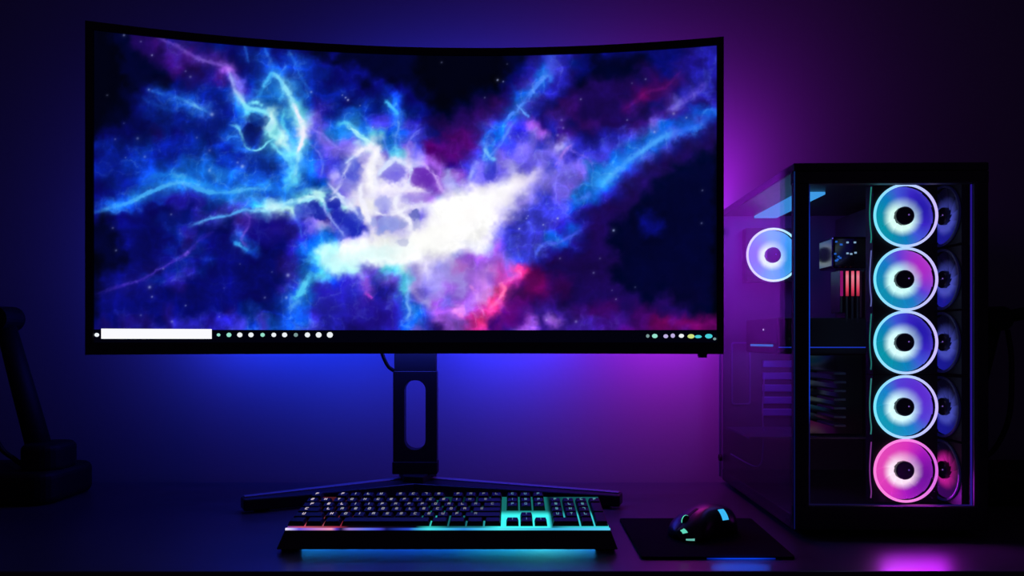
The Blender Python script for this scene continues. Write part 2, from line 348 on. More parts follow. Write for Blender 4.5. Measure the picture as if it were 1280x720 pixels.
def fan_glow(name, ang, stops, hub_col, hub_dir, strength=1.0, tip=None):
    """frosted LED fan: colour by direction round the hub, brightest where the LEDs sit beside the hub. XZ plane, radius 0..1 = 0.047 m"""
    m = bpy.data.materials.new(name); m.use_nodes = True
    nt = m.node_tree; nt.nodes.clear(); N = nt.nodes.new; L = nt.links.new
    tc = N('ShaderNodeTexCoord')
    ln = N('ShaderNodeVectorMath'); ln.operation = 'LENGTH'
    flat = N('ShaderNodeVectorMath'); flat.operation = 'MULTIPLY'; flat.inputs[1].default_value = (1/.047, 0, 1/.047)
    L(tc.outputs['Object'], flat.inputs[0]); L(flat.outputs[0], ln.inputs[0])
    nrm = N('ShaderNodeVectorMath'); nrm.operation = 'NORMALIZE'; L(flat.outputs[0], nrm.inputs[0])
    def dot(a):
        d = N('ShaderNodeVectorMath'); d.operation = 'DOT_PRODUCT'; d.inputs[1].default_value = (math.cos(a), 0, math.sin(a)); L(nrm.outputs[0], d.inputs[0])
        r = N('ShaderNodeMapRange'); r.inputs['From Min'].default_value = -1; L(d.outputs['Value'], r.inputs['Value'])
        return r.outputs[0]
    cr = N('ShaderNodeValToRGB'); el = cr.color_ramp.elements
    while len(el) < len(stops): el.new(.5)
    for k, (p, c) in enumerate(stops):
        el[k].position = p; el[k].color = lin(c)
    L(dot(ang), cr.inputs[0])
    # glow near the hub
    rr = N('ShaderNodeMapRange'); rr.interpolation_type = 'SMOOTHSTEP'
    rr.inputs['From Min'].default_value = .28; rr.inputs['From Max'].default_value = .67; rr.inputs['To Min'].default_value = 1; rr.inputs['To Max'].default_value = 0
    L(ln.outputs['Value'], rr.inputs['Value'])
    hd = N('ShaderNodeMapRange'); hd.inputs['To Min'].default_value = .42; hd.inputs['To Max'].default_value = 1.55; L(dot(hub_dir), hd.inputs['Value'])
    mu = N('ShaderNodeMath'); mu.operation = 'MULTIPLY'; mu.use_clamp = True; L(rr.outputs[0], mu.inputs[0]); L(hd.outputs[0], mu.inputs[1])
    mx = N('ShaderNodeMix'); mx.data_type = 'RGBA'; L(mu.outputs[0], mx.inputs['Factor']); L(cr.outputs[0], mx.inputs['A']); mx.inputs['B'].default_value = lin(hub_col)
    e = N('ShaderNodeEmission'); e.inputs['Strength'].default_value = strength; L(mx.outputs['Result'], e.inputs['Color'])
    g = N('ShaderNodeBsdfPrincipled'); g.inputs['Base Color'].default_value = (.05, .05, .06, 1); g.inputs['Roughness'].default_value = .35
    ad = N('ShaderNodeAddShader'); L(e.outputs[0], ad.inputs[0]); L(g.outputs[0], ad.inputs[1])
    o = N('ShaderNodeOutputMaterial'); L(ad.outputs[0], o.inputs[0])
    return m

def glass(name, tint, refl=1.0, rough=.02):
    m = bpy.data.materials.new(name); m.use_nodes = True
    nt = m.node_tree; nt.nodes.clear(); N = nt.nodes.new; L = nt.links.new
    t = N('ShaderNodeBsdfTransparent'); t.inputs[0].default_value = (*tint, 1)
    g = N('ShaderNodeBsdfGlossy'); g.inputs['Roughness'].default_value = rough; g.inputs['Color'].default_value = (refl, refl, refl, 1)
    lw = N('ShaderNodeLayerWeight'); lw.inputs['Blend'].default_value = .5
    p5 = N('ShaderNodeMath'); p5.operation = 'POWER'; L(lw.outputs['Facing'], p5.inputs[0]); p5.inputs[1].default_value = 4.2
    f = N('ShaderNodeMapRange'); f.inputs['To Min'].default_value = .04; f.inputs['To Max'].default_value = .62; L(p5.outputs[0], f.inputs['Value'])
    x = N('ShaderNodeMixShader'); L(f.outputs[0], x.inputs[0]); L(t.outputs[0], x.inputs[1]); L(g.outputs[0], x.inputs[2])
    o = N('ShaderNodeOutputMaterial'); L(x.outputs[0], o.inputs[0])
    return m

M = {}
M['black'] = mat('black_plastic', (14, 14, 17), .42, noise=.06, nscale=60, bump=.1, bscale=900)
M['black_matte'] = mat('black_matte', (9, 9, 11), .62, spec=.3)
M['black_gloss'] = mat('black_gloss', (6, 6, 8), .12, spec=.6)
M['dark_metal'] = mat('dark_metal', (30, 30, 36), .35, metal=.7, noise=.05)
M['stand'] = mat('stand_metal', (26, 26, 32), .38, metal=.3, noise=.05)
M['stand_top'] = mat('stand_brushed', (150, 152, 170), .42, metal=.5, noise=.05)
M['bezel'] = mat('bezel', (16, 16, 24), .45, spec=.3)
M['keycap'] = mat('keycap', (8, 8, 10), .6, spec=.25, bump=.08, bscale=1200)
M['keybody'] = mat('keyboard_body', (11, 11, 14), .5, noise=.05, nscale=80)
M['cloth'] = mat('mouse_cloth', (7, 7, 10), .95, spec=.1, bump=.5, bscale=1800)
M['rubber'] = mat('rubber', (8, 8, 8), .85, spec=.2)
M['pcb'] = mat('circuit_board', (10, 12, 18), .5, noise=.1)
M['steel'] = mat('grey_steel', (120, 120, 135), .35, metal=.9)
M['panel_in'] = mat('inner_panel', (58, 56, 72), .5, metal=.2, noise=.08)
M['cable'] = mat('cable_sleeve', (90, 80, 120), .5)
M['mirror_panel'] = mat('polished_side', (10, 10, 16), .06, spec=1.0, coat=1.0)
M['glass_front'] = glass('tinted_front_glass', (.93, .93, .96), .5)
M['glass_side'] = glass('tinted_side_glass', (.88, .87, .95), .62)

# ---------------------------------------------------------------- builders
def link(name, me, m, parent=None, smooth=False, loc=(0, 0, 0)):
    o = bpy.data.objects.new(name, me); COL.objects.link(o)
    if m is not None: me.materials.append(m)
    o.location = loc
    if parent is not None: o.parent = parent
    if smooth:
        for p in me.polygons: p.use_smooth = True
    return o

def finish(name, bm, m, parent=None, off=(0, 0, 0), smooth=False, bevel=0, seg=2, loc=(0, 0, 0)):
    bmesh.ops.recalc_face_normals(bm, faces=bm.faces[:])
    me = bpy.data.meshes.new(name)
    if off != (0, 0, 0): bmesh.ops.translate(bm, vec=Vector(off), verts=bm.verts[:])
    bm.to_mesh(me); bm.free()
    o = link(name, me, m, parent, smooth, loc)
    if bevel > 0:
        b = o.modifiers.new('bevel', 'BEVEL'); b.width = bevel; b.segments = seg; b.limit_method = 'ANGLE'; b.angle_limit = math.radians(35)
        if smooth is False:
            b.harden_normals = False
    return o

def box(bm, x0, x1, y0, y1, z0, z1):
    v = [bm.verts.new(p) for p in ((x0,y0,z0),(x1,y0,z0),(x1,y1,z0),(x0,y1,z0),(x0,y0,z1),(x1,y0,z1),(x1,y1,z1),(x0,y1,z1))]
    for f in ((0,3,2,1),(4,5,6,7),(0,1,5,4),(1,2,6,5),(2,3,7,6),(3,0,4,7)): bm.faces.new([v[i] for i in f])
    return v

def prism(bm, pts, h0, h1, plane='xy'):
    """closed outline extruded between h0 and h1"""
    def P(a, b, h):
        return {'xy': (a, b, h), 'xz': (a, h, b), 'yz': (h, a, b)}[plane]
    lo = [bm.verts.new(P(a, b, h0)) for a, b in pts]; hi = [bm.verts.new(P(a, b, h1)) for a, b in pts]
    n = len(pts)
    bm.faces.new(lo); bm.faces.new(hi[::-1])
    for i in range(n): bm.faces.new((lo[i], hi[i], hi[(i+1) % n], lo[(i+1) % n]))

def ring_prism(bm, outer, inner, h0, h1, plane='xy'):
    def P(a, b, h):
        return {'xy': (a, b, h), 'xz': (a, h, b), 'yz': (h, a, b)}[plane]
    n = len(outer)
    R = [[bm.verts.new(P(a, b, h)) for a, b in pts] for pts in (outer, inner) for h in (h0, h1)]
    o0, o1, i0, i1 = R
    for k in range(n):
        j = (k+1) % n
        bm.faces.new((o0[k], o0[j], i0[j], i0[k])); bm.faces.new((o1[k], i1[k], i1[j], o1[j]))
        bm.faces.new((o0[k], o1[k], o1[j], o0[j])); bm.faces.new((i0[k], i0[j], i1[j], i1[k]))

def rrect(cx, cy, w, h, r, n=6):
    """rounded rectangle outline"""
    pts = []
    for qx, qy, a0 in ((1, 1, 0), (-1, 1, 90), (-1, -1, 180), (1, -1, 270)):
        for k in range(n+1):
            a = math.radians(a0+90*k/n)
            pts.append((cx+qx*(w/2-r)+r*math.cos(a), cy+qy*(h/2-r)+r*math.sin(a)))
    return pts

def tube(bm, pts, r, seg=10, closed=False):
    P = [Vector(p) for p in pts]; n = len(P)
    rr = r if hasattr(r, '__len__') else [r]*n
    rings = []; prev = None
    for i in range(n):
        a = P[i-1] if (i > 0 or closed) else P[i]; b = P[(i+1) % n] if (i < n-1 or closed) else P[i]
        t = (b-a).normalized()
        if prev is None:
            u = t.orthogonal().normalized()
        else:
            u = (prev-t*prev.dot(t)).normalized()
        prev = u; w = t.cross(u)
        rings.append([bm.verts.new(P[i]+(u*math.cos(2*PI*k/seg)+w*math.sin(2*PI*k/seg))*rr[i]) for k in range(seg)])
    m = n if closed else n-1
    for i in range(m):
        A, B = rings[i], rings[(i+1) % n]
        for k in range(seg): bm.faces.new((A[k], A[(k+1) % seg], B[(k+1) % seg], B[k]))
    if not closed:
        bm.faces.new(rings[0][::-1]); bm.faces.new(rings[-1])

def lathe(bm, prof, center, axis='y', seg=48):
    """prof: (radius, height) pairs revolved round an axis"""
    rings = []
    for r, h in prof:
        ring = []
        for k in range(seg):
            a = 2*PI*k/seg
            if axis == 'y': p = (center[0]+r*math.cos(a), center[1]+h, center[2]+r*math.sin(a))
            elif axis == 'z': p = (center[0]+r*math.cos(a), center[1]+r*math.sin(a), center[2]+h)
            else: p = (center[0]+h, center[1]+r*math.cos(a), center[2]+r*math.sin(a))
            ring.append(bm.verts.new(p))
        rings.append(ring)
    for i in range(len(rings)-1):
        for k in range(seg): bm.faces.new((rings[i][k], rings[i][(k+1) % seg], rings[i+1][(k+1) % seg], rings[i+1][k]))
    return rings

def smooth_pts(pts, n=8):
    out = []; m = len(pts)
    for i in range(m-1):
        p0 = Vector(pts[max(i-1, 0)]); p1 = Vector(pts[i]); p2 = Vector(pts[i+1]); p3 = Vector(pts[min(i+2, m-1)])
        for k in range(n):
            t = k/n
            out.append(.5*((2*p1)+(-p0+p2)*t+(2*p0-5*p1+4*p2-p3)*t*t+(-p0+3*p1-3*p2+p3)*t**3))
    out.append(Vector(pts[-1]))
    return out

def thing(name, label, cat, loc, rz=0, group=None):
    o = bpy.data.objects.new(name, None); COL.objects.link(o); o.empty_display_size = .05
    o.location = loc; o.rotation_euler = (0, 0, rz); o['label'] = label; o['category'] = cat
    if group: o['group'] = group
    return o

# ---------------------------------------------------------------- camera
cam = bpy.data.cameras.new('camera'); cam.sensor_width = 36; cam.lens = F/1280*36; cam.shift_y = (HZ-360)/1280.0
cam.clip_start = .05; cam.clip_end = 50
co = bpy.data.objects.new('camera', cam); COL.objects.link(co); co.location = (0, 0, CAMZ); co.rotation_euler = (PI/2, 0, 0)
SC.camera = co
SC.view_settings.view_transform = 'Standard'; SC.view_settings.look = 'None'
SC.view_settings.gamma = 1; SC.view_settings.exposure = 0; SC.view_settings.use_curve_mapping = False
w = bpy.data.worlds.new('world'); SC.world = w; w.use_nodes = True
w.node_tree.nodes['Background'].inputs[0].default_value = (.16, .08, .30, 1); w.node_tree.nodes['Background'].inputs[1].default_value = .10

# ---------------------------------------------------------------- room
WALL_Y = 1.33
wall_m = mat('wall_paint', (120, 118, 126), .85, spec=.2, bump=.25, bscale=120)
floor_m = mat('floor_boards', (40, 34, 32), .5, noise=.1, nscale=8)
def structure(name, dims, m):
    bm = bmesh.new(); box(bm, *dims); o = finish(name, bm, m); o['kind'] = 'structure'; return o
structure('wall_back', (-2.6, 2.6, WALL_Y, WALL_Y+.1, 0, 2.7), wall_m)
structure('wall_left', (-2.7, -2.6, -1.6, WALL_Y+.1, 0, 2.7), wall_m)
structure('wall_right', (2.6, 2.7, -1.6, WALL_Y+.1, 0, 2.7), wall_m)
structure('floor', (-2.7, 2.7, -1.6, WALL_Y+.1, -.05, 0), floor_m)

# ---------------------------------------------------------------- desk
def desk_material():
    m = bpy.data.materials.new('dark_desk_board'); m.use_nodes = True
    nt = m.node_tree; N = nt.nodes.new; L = nt.links.new; b = nt.nodes['Principled BSDF']
    tc = N('ShaderNodeTexCoord'); mp = N('ShaderNodeMapping'); mp.inputs['Scale'].default_value = (1.2, 14, 14)
    L(tc.outputs['Object'], mp.inputs[0])
    n = N('ShaderNodeTexNoise'); n.inputs['Scale'].default_value = 6; n.inputs['Detail'].default_value = 6; n.inputs['Distortion'].default_value = .4
    L(mp.outputs[0], n.inputs['Vector'])
    cr = N('ShaderNodeValToRGB'); e = cr.color_ramp.elements
    e[0].position = .3; e[0].color = lin((58, 54, 62)); e[1].position = .75; e[1].color = lin((72, 68, 78))
    L(n.outputs['Fac'], cr.inputs[0]); L(cr.outputs[0], b.inputs['Base Color'])
    r = N('ShaderNodeMapRange'); r.inputs['To Min'].default_value = .27; r.inputs['To Max'].default_value = .36
    L(n.outputs['Fac'], r.inputs['Value']); L(r.outputs[0], b.inputs['Roughness'])
    b.inputs['Specular IOR Level'].default_value = .6
    return m
desk = thing('desk', 'long dark glossy desk board carrying the monitor, keyboard and computer tower', 'desk', (0, 1.05, 0))
bm = bmesh.new(); box(bm, -1.25, 1.25, .808-1.05, 1.315-1.05, DESK-.03, DESK)
finish('desk_top', bm, desk_material(), desk, bevel=.0015)
for sx in (-1.2, 1.2):
    for sy in (-.2, .22):
        bm = bmesh.new(); box(bm, sx-.025, sx+.025, sy-.025, sy+.025, 0, DESK-.03)
        finish('leg', bm, M['black'], desk, bevel=.002)

# ---------------------------------------------------------------- monitor
ML = Vector((-.657, 1.05)); MR = Vector((.343, 1.1056)); MC = (ML+MR)/2
mt = (MR-ML).normalized(); mn = Vector((-mt.y, mt.x)); HALF = (MR-ML).length/2; SAG = .068
def arc(s, d=0.0):
    p = MC+mt*s+mn*(SAG*(1-(s/HALF)**2)+d)
    return p.x, p.y
def s_of_px(px):
    a, b = -HALF, HALF
    for _ in range(40):
        m_ = (a+b)/2; x, y = arc(m_)
        if 640+F*x/y < px: a = m_
        else: b = m_
    return (a+b)/2
Z_TOP = CAMZ+.4917; Z_BOT = CAMZ-.0229
S_L = s_of_px(118); S_R = s_of_px(895.5)
ZS_TOP = Z_TOP-.0125; ZS_BOT = CAMZ-.0040; Z_TASK = CAMZ+.0165
mon = thing('curved_monitor', 'large curved ultrawide monitor showing a blue and pink space nebula, on a slim stand', 'monitor', (MC.x, 1.2, DESK))
MO = (-MC.x, -1.2, -DESK)
def curved_slab(bm, s0, s1, z0, z1, d0, d1, n=64):
    fr = []
    for k in range(n+1):
        s = s0+(s1-s0)*k/n
        a = arc(s, d0); b = arc(s, d1)
        fr.append([bm.verts.new((a[0], a[1], z0)), bm.verts.new((a[0], a[1], z1)), bm.verts.new((b[0], b[1], z1)), bm.verts.new((b[0], b[1], z0))])
    for k in range(n):
        A, B = fr[k], fr[k+1]
        for i in range(4): bm.faces.new((A[i], A[(i+1) % 4], B[(i+1) % 4], B[i]))
    bm.faces.new(fr[0][::-1]); bm.faces.new(fr[-1])
# back shell: thin rim, thicker towards the middle
bm = bmesh.new(); NS = 48; NZ = 14; grid = []
for i in range(NS+1):
    s = -HALF+2*HALF*i/NS; row = []
    for j in range(NZ+1):
        v = j/NZ; z = Z_BOT+(Z_TOP-Z_BOT)*v
        e = min(1, min((HALF-abs(s))/.22, min(v, 1-v)/.35))
        d = .012+.030*(e*e*(3-2*e))
        x, y = arc(s, d); row.append(bm.verts.new((x, y, z)))
    grid.append(row)
front = [[bm.verts.new((*arc(-HALF+2*HALF*i/NS, .003), z)) for z in (Z_BOT, Z_TOP)] for i in range(NS+1)]
for i in range(NS):
    for j in range(NZ): bm.faces.new((grid[i][j], grid[i+1][j], grid[i+1][j+1], grid[i][j+1]))
    bm.faces.new((front[i][0], front[i+1][0], grid[i+1][0], grid[i][0]))
    bm.faces.new((front[i][1], grid[i][NZ], grid[i+1][NZ], front[i+1][1]))
    bm.faces.new((front[i][0], front[i][1], front[i+1][1], front[i+1][0]))
bm.faces.new([front[0][0]]+grid[0]+[front[0][1]]); bm.faces.new([front[NS][1]]+grid[NS][::-1]+[front[NS][0]])
finish('back_shell', bm, M['black'], mon, MO, smooth=False)
bm = bmesh.new()
curved_slab(bm, -HALF, HALF, ZS_TOP, Z_TOP, -.004, .0025)
curved_slab(bm, -HALF, HALF, Z_BOT, ZS_BOT, -.004, .0025)
curved_slab(bm, -HALF, S_L, ZS_BOT, ZS_TOP, -.004, .0025, 3)
curved_slab(bm, S_R, HALF, ZS_BOT, ZS_TOP, -.004, .0025, 3)
finish('bezel', bm, M['bezel'], mon, MO)
# screen: fine curved sheet with its own thickness; the wallpaper is a colour layer on it
NX, NY = 778, 384
S = np.linspace(S_L, S_R, NX); Z = np.linspace(ZS_BOT, ZS_TOP, NY)
AX = MC.x+mt.x*S+mn.x*(SAG*(1-(S/HALF)**2)-.0005); AY = MC.y+mt.y*S+mn.y*(SAG*(1-(S/HALF)**2)-.0005)
gx = np.tile(AX, NY); gy = np.tile(AY, NY); gz = np.repeat(Z, NX)
UX = 640+F*gx/gy; UY = HZ-F*(gz-CAMZ)/gy
rgb = nebula(UX, UY)
rgb = np.where(rgb <= .04045, rgb/12.92, ((rgb+.055)/1.055)**2.4)
back = [(*arc(S_L, .002), ZS_BOT), (*arc(S_R, .002), ZS_BOT)]
me = bpy.data.meshes.new('screen')
idx = np.arange(NX*NY).reshape(NY, NX)
quads = np.stack([idx[:-1, :-1], idx[:-1, 1:], idx[1:, 1:], idx[1:, :-1]], axis=-1).reshape(-1, 4)
nq = len(quads)
me.vertices.add(NX*NY); me.vertices.foreach_set('co', np.stack([gx+MO[0], gy+MO[1], gz+MO[2]], axis=-1).astype(np.float32).ravel())
me.loops.add(nq*4); me.loops.foreach_set('vertex_index', quads.astype(np.int32).ravel())
me.polygons.add(nq); me.polygons.foreach_set('loop_start', (np.arange(nq)*4).astype(np.int32))
try: me.polygons.foreach_set('loop_total', np.full(nq, 4, np.int32))
except Exception: pass
me.update(calc_edges=True)
ca = me.color_attributes.new('wallpaper', 'FLOAT_COLOR', 'POINT')
ca.data.foreach_set('color', np.concatenate([rgb, np.ones((len(rgb), 1))], axis=1).astype(np.float32).ravel())
ms = bpy.data.materials.new('lit_screen'); ms.use_nodes = True
nt = ms.node_tree; nt.nodes.clear()
at = nt.nodes.new('ShaderNodeAttribute'); at.attribute_name = 'wallpaper'
em = nt.nodes.new('ShaderNodeEmission'); em.inputs['Strength'].default_value = 1.0
ou = nt.nodes.new('ShaderNodeOutputMaterial'); nt.links.new(at.outputs['Color'], em.inputs[0]); nt.links.new(em.outputs[0], ou.inputs[0])
screen = link('screen', me, ms, mon)
def screen_patch(name, px, py, wpx, hpx, m, rad=None, d=-.0012, ns=1):
    """small lit graphic lying on the curved screen"""
    s = s_of_px(px); x, y = arc(s); k = y/F
    zc = CAMZ+(HZ-py)*k; ww = wpx*k/.97; hh = hpx*k
    bm = bmesh.new()
    if rad is None:
        curved_slab(bm, s_of_px(px-wpx/2), s_of_px(px+wpx/2), zc-hh/2, zc+hh/2, d, d+.0004, max(1, int(ww/.01)))
    else:
        pts = [(s+ww/2*math.cos(2*PI*a/12), zc+hh/2*math.sin(2*PI*a/12)) for a in range(12)]
        lo = [bm.verts.new((*arc(a, d), b)) for a, b in pts]; hi = [bm.verts.new((*arc(a, d+.0004), b)) for a, b in pts]
        bm.faces.new(lo); bm.faces.new(hi[::-1])
        for i in range(12): bm.faces.new((lo[i], hi[i], hi[(i+1) % 12], lo[(i+1) % 12]))
    return finish(name, bm, m, screen, MO)
bm = bmesh.new(); curved_slab(bm, S_L, S_R, ZS_BOT, Z_TASK, -.0009, -.0006)
finish('taskbar', bm, glow('taskbar_dark', (2, 2, 12), 1), screen, MO)
screen_patch('search_box', 196, 417.3, 138, 12.5, glow('search_white', (250, 250, 255), 1))
TW = glow('icon_white', (235, 240, 245), 1); TG = glow('icon_mint', (150, 225, 205), 1); TT = glow('icon_teal', (70, 205, 215), 1)
TL = glow('icon_lilac', (190, 175, 225), 1); TY = glow('icon_yellow', (205, 225, 130), 1); TD = glow('icon_grey', (120, 150, 150), 1)
for px, r, m in ((121.5, 5, TW), (273.5, 4, TG), (286.5, 5.5, TG), (300, 6, TW), (314, 6, TW), (328.5, 5, TG), (342.5, 5.5, TW), (356, 6, TW), (370, 5, TD), (384.5, 6.2, TW), (398.5, 6.8, TW), (412.5, 7.2, TW)):
    screen_patch('taskbar_icon', px, 418.6, r, r, m, rad=1)
for px, py, a, b, m in ((809.5, 420, 4, 4.5, TD), (818.3, 420, 6.5, 5.5, TG), (832, 420.3, 5.5, 5, TL), (840.8, 419.6, 5, 5.5, TL), (851.5, 419.8, 6, 5, TW), (863.5, 420.4, 8, 5.5, TY), (872.5, 420.8, 8, 4, TT), (885.7, 420.2, 8.5, 5.8, TT), (893, 423.6, 3.6, 3.4, TD)):
    screen_patch('taskbar_icon', px, py, a, b, m, rad=1)
# joystick nub under the right corner
bm = bmesh.new(); xx, yy = arc(s_of_px(880), .008); lathe(bm, [(0.0005, -.006), (.007, -.006), (.008, 0), (.008, .003)], (xx, yy, Z_BOT), 'z', 20)
finish('power_button', bm, M['black'], mon, MO)
# mount, column with slot, foot, two legs
CX = -.1745; CY0 = 1.222; CY1 = 1.244; CWID = .079
bm = bmesh.new()
prism(bm, rrect(CX, CAMZ+.16, .12, .12, .012), 1.180, 1.215, 'xz'); box(bm, CX-.03, CX+.03, 1.20, CY0+.002, CAMZ+.11, CAMZ+.21)
finish('mount', bm, M['black'], mon, MO, bevel=.002)
zb = DESK+.075-.002; zt = DESK+.205
bm = bmesh.new()
outer = rrect(CX, (DESK+.056+DESK+.219)/2, CWID, .163, .0015, 6)
inner = rrect(CX, (DESK+.078+DESK+.2025)/2, .0378, .1245, .0175, 6)
ring_prism(bm, outer, inner, CY0, CY1, 'xz')
col_o = finish('stand_column', bm, M['stand'], mon, MO, bevel=.0012)
bm = bmesh.new(); box(bm, CX-CWID/2+.002, CX+CWID/2-.002, CY0+.001, CY1-.001, DESK+.2188, CAMZ+.24)
finish('column_top', bm, M['black_matte'], mon, MO, bevel=.001)
bm = bmesh.new(); box(bm, CX-CWID/2-.001, CX+CWID/2+.001, CY0-.003, CY1+.003, DESK+.034, DESK+.0562)
finish('column_base', bm, M['black_matte'], mon, MO, bevel=.0015)
bm = bmesh.new()
prism(bm, [(CX-.018, 1.205), (CX+.018, 1.196), (CX+.035, 1.262), (CX-.035, 1.262)], DESK+.0005, DESK+.0345)
finish('foot', bm, M['black_matte'], mon, MO, bevel=.002)
def leg(tip, name='stand_leg'):
    a = Vector((CX+(.012 if tip[0] > CX else -.012), 1.247)); b = Vector(tip); d = (b-a).normalized(); nn = Vector((-d.y, d.x))
    if nn.y < 0: nn = -nn
    L_ = (b-a).length
    # outline: rear edge straight, front edge swelling towards the hub, end cut square
    pts = [a+nn*.012, b+nn*.004, b-nn*.026, a+d*.22-nn*.036, a-nn*.05]
    bm = bmesh.new()
    prof = [(p.x, p.y) for p in pts]
    prism(bm, prof, DESK+.0035, DESK+.0225)
    o = finish(name, bm, M['stand'], mon, MO, bevel=.003, seg=3)
    bm = bmesh.new()
    q = [a+nn*.010, b+nn*.002-d*.004, b-nn*.010-d*.004, a-nn*.006]
    prism(bm, [(p.x, p.y) for p in q], DESK+.0222, DESK+.0242)
    finish('leg_trim', bm, M['stand_top'], o, MO, bevel=.0006)
    bm = bmesh.new(); c = b-d*.03-nn*.012
    prism(bm, [(c.x+.012*math.cos(2*PI*k/16), c.y+.012*math.sin(2*PI*k/16)) for k in range(16)], DESK+.0002, DESK+.004)
    finish('rubber_foot', bm, M['rubber'], o, MO)
leg((-.437, 1.096)); leg((.183, 1.127))
bm = bmesh.new()
tube(bm, smooth_pts([(-.235, 1.185, CAMZ+.05), (-.232, 1.197, CAMZ-.01), (-.222, 1.212, CAMZ-.045), (-.209, 1.238, CAMZ-.065), (-.204, 1.250, CAMZ-.12), (-.204, 1.250, DESK+.06), (-.19, 1.285, DESK+.004)]), .0035, 8)
finish('cable', bm, M['black_matte'], mon, MO, smooth=True)
# light strips stuck on the back of the shell
def strip(name, s0, s1, z0, z1, m):
    bm = bmesh.new(); curved_slab(bm, s0, s1, z0, z1, .043, .0455, 12); finish(name, bm, m, mon, MO)
strip('led_strip', -.30, .16, CAMZ+.115, CAMZ+.127, glow('led_blue', (40, 70, 255), 3))
strip('led_strip', .20, .30, CAMZ+.225, CAMZ+.237, glow('led_magenta', (255, 40, 235), 3))
def area(name, loc, rot, sx, sy, col, e, spread=None):
    l = bpy.data.lights.new(name, 'AREA'); l.shape = 'RECTANGLE'; l.size = sx; l.size_y = sy; l.color = col; l.energy = e
    if spread: l.spread = spread
    o = bpy.data.objects.new(name, l); COL.objects.link(o); o.location = loc; o.rotation_euler = rot; return o
TOWALL = (-PI/2, 0, 0)
area('blue_backlight', (-.24, 1.222, CAMZ+.09), (PI/2, 0, 0), .66, .18, (.006, .042, 1), 4.3)
area('blue_backlight', (.02, 1.232, CAMZ+.05), (PI/2, 0, 0), .24, .06, (.03, .03, 1), .8)
area('blue_backlight', (-.52, 1.165, CAMZ+.18), (PI/2, 0, math.radians(28)), .05, .26, (.06, .05, 1), 1.0)
area('blue_backlight', (-.13, 1.225, CAMZ+.37), (PI/2, 0, 0), .40, .08, (.025, .045, 1), 2.3)
area('magenta_backlight', (.295, 1.165, CAMZ+.19), (PI/2, 0, 0), .05, .32, (.56, .022, 1), 3.0)
area('blue_backlight', (.10, 1.215, CAMZ+.36), (PI/2, 0, 0), .22, .08, (.015, .05, 1), .8)
area('magenta_desk_fill', (.30, 1.16, CAMZ-.015), (0, 0, 0), .08, .02, (.9, .03, .5), .15)  # added fill tinting the desk magenta, no lamp of its own
area('blue_desk_fill', (-.13, 1.20, CAMZ-.012), (0, 0, 0), .50, .02, (.04, .06, 1), .9)  # added fill brightening the stand legs and the desk behind them

# ---------------------------------------------------------------- keyboard
KX0 = -.2946; U = .4217/22.5; KY0 = .889; KZ0 = DESK+.0290; TILT = math.radians(6.5)
kb = thing('keyboard', 'full-size black mechanical keyboard with backlit keys, in front of the monitor stand', 'keyboard', (-.084, .95, DESK))
KO = (.084, -.95, -DESK)
def kp(u, v, h):
    """point on the tilted key plate: u right, v back, h up from the plate, metres"""
    return (KX0+u, KY0+v*math.cos(TILT)-h*math.sin(TILT), KZ0+v*math.sin(TILT)+h*math.cos(TILT))
W_ = .4217; DV = 6.3*U
bm = bmesh.new()
# case: bottom tray, side profile extruded, front lip slanting out
prof = [(.8775, DESK+.0045), (.8860, DESK+.0268), (.8878, DESK+.0275), (KY0+DV+.006, DESK+.0275+(DV+.006)*math.sin(TILT)), (KY0+DV+.008, DESK+.012), (KY0+DV+.004, DESK+.008)]
lo = [bm.verts.new((-.3045 + (.0085 if z > DESK+.02 else 0), y, z)) for y, z in prof]
hi = [bm.verts.new((.1370 - (.0085 if z > DESK+.02 else 0), y, z)) for y, z in prof]
bm.faces.new(lo); bm.faces.new(hi[::-1])
for i in range(len(prof)): bm.faces.new((lo[i], hi[i], hi[(i+1) % len(prof)], lo[(i+1) % len(prof)]))
finish('case', bm, M['keybody'], kb, KO, bevel=.0012)
for fx in (-.29, .122):
    bm = bmesh.new(); box(bm, fx-.012, fx+.012, .89, .90, DESK, DESK+.006); finish('rubber_foot', bm, M['rubber'], kb, KO)
    bm = bmesh.new(); box(bm, fx-.012, fx+.012, KY0+DV-.012, KY0+DV-.006, DESK, DESK+.014); finish('flip_foot', bm, M['rubber'], kb, KO)
# glowing switch plate (seen only in the gaps) : pink left, dim middle, cyan right
TEAL = (60, 245, 240)
plate_m = ramp_glow('plate_glow', 'X', KX0+KO[0], KX0+W_+KO[0],
    [(0, (120, 60, 150)), (.045, (190, 70, 95)), (.10, (150, 70, 85)), (.15, (160, 45, 70)), (.19, (24, 10, 30)), (.40, (6, 8, 30)), (.44, (50, 190, 180)), (.50, (20, 90, 100)), (.60, (30, 110, 120)), (.655, (60, 235, 235)), (.66, (62, 250, 245)), (.815, (62, 250, 245)), (.825, (24, 90, 110)), (.88, (50, 190, 200)), (1, (60, 215, 225))], 1.0)
bm = bmesh.new()
v = [bm.verts.new(kp(*p)) for p in ((0, 0, .0004), (W_, 0, .0004), (W_, DV, .0004), (0, DV, .0004), (0, 0, -.0012), (W_, 0, -.0012), (W_, DV, -.0012), (0, DV, -.0012))]
for f in ((0,1,2,3),(4,7,6,5),(0,4,5,1),(1,5,6,2),(2,6,7,3),(3,7,4,0)): bm.faces.new([v[i] for i in f])
nt = plate_m.node_tree; em_ = [n for n in nt.nodes if n.type == 'EMISSION'][0]; sp_ = [n for n in nt.nodes if n.type == 'SEPXYZ'][0]
zr = nt.nodes.new('ShaderNodeMapRange'); zr.interpolation_type = 'SMOOTHSTEP'; zr.inputs['From Min'].default_value = KY0+2.2*U+KO[1]; zr.inputs['From Max'].default_value = KY0+3.4*U+KO[1]
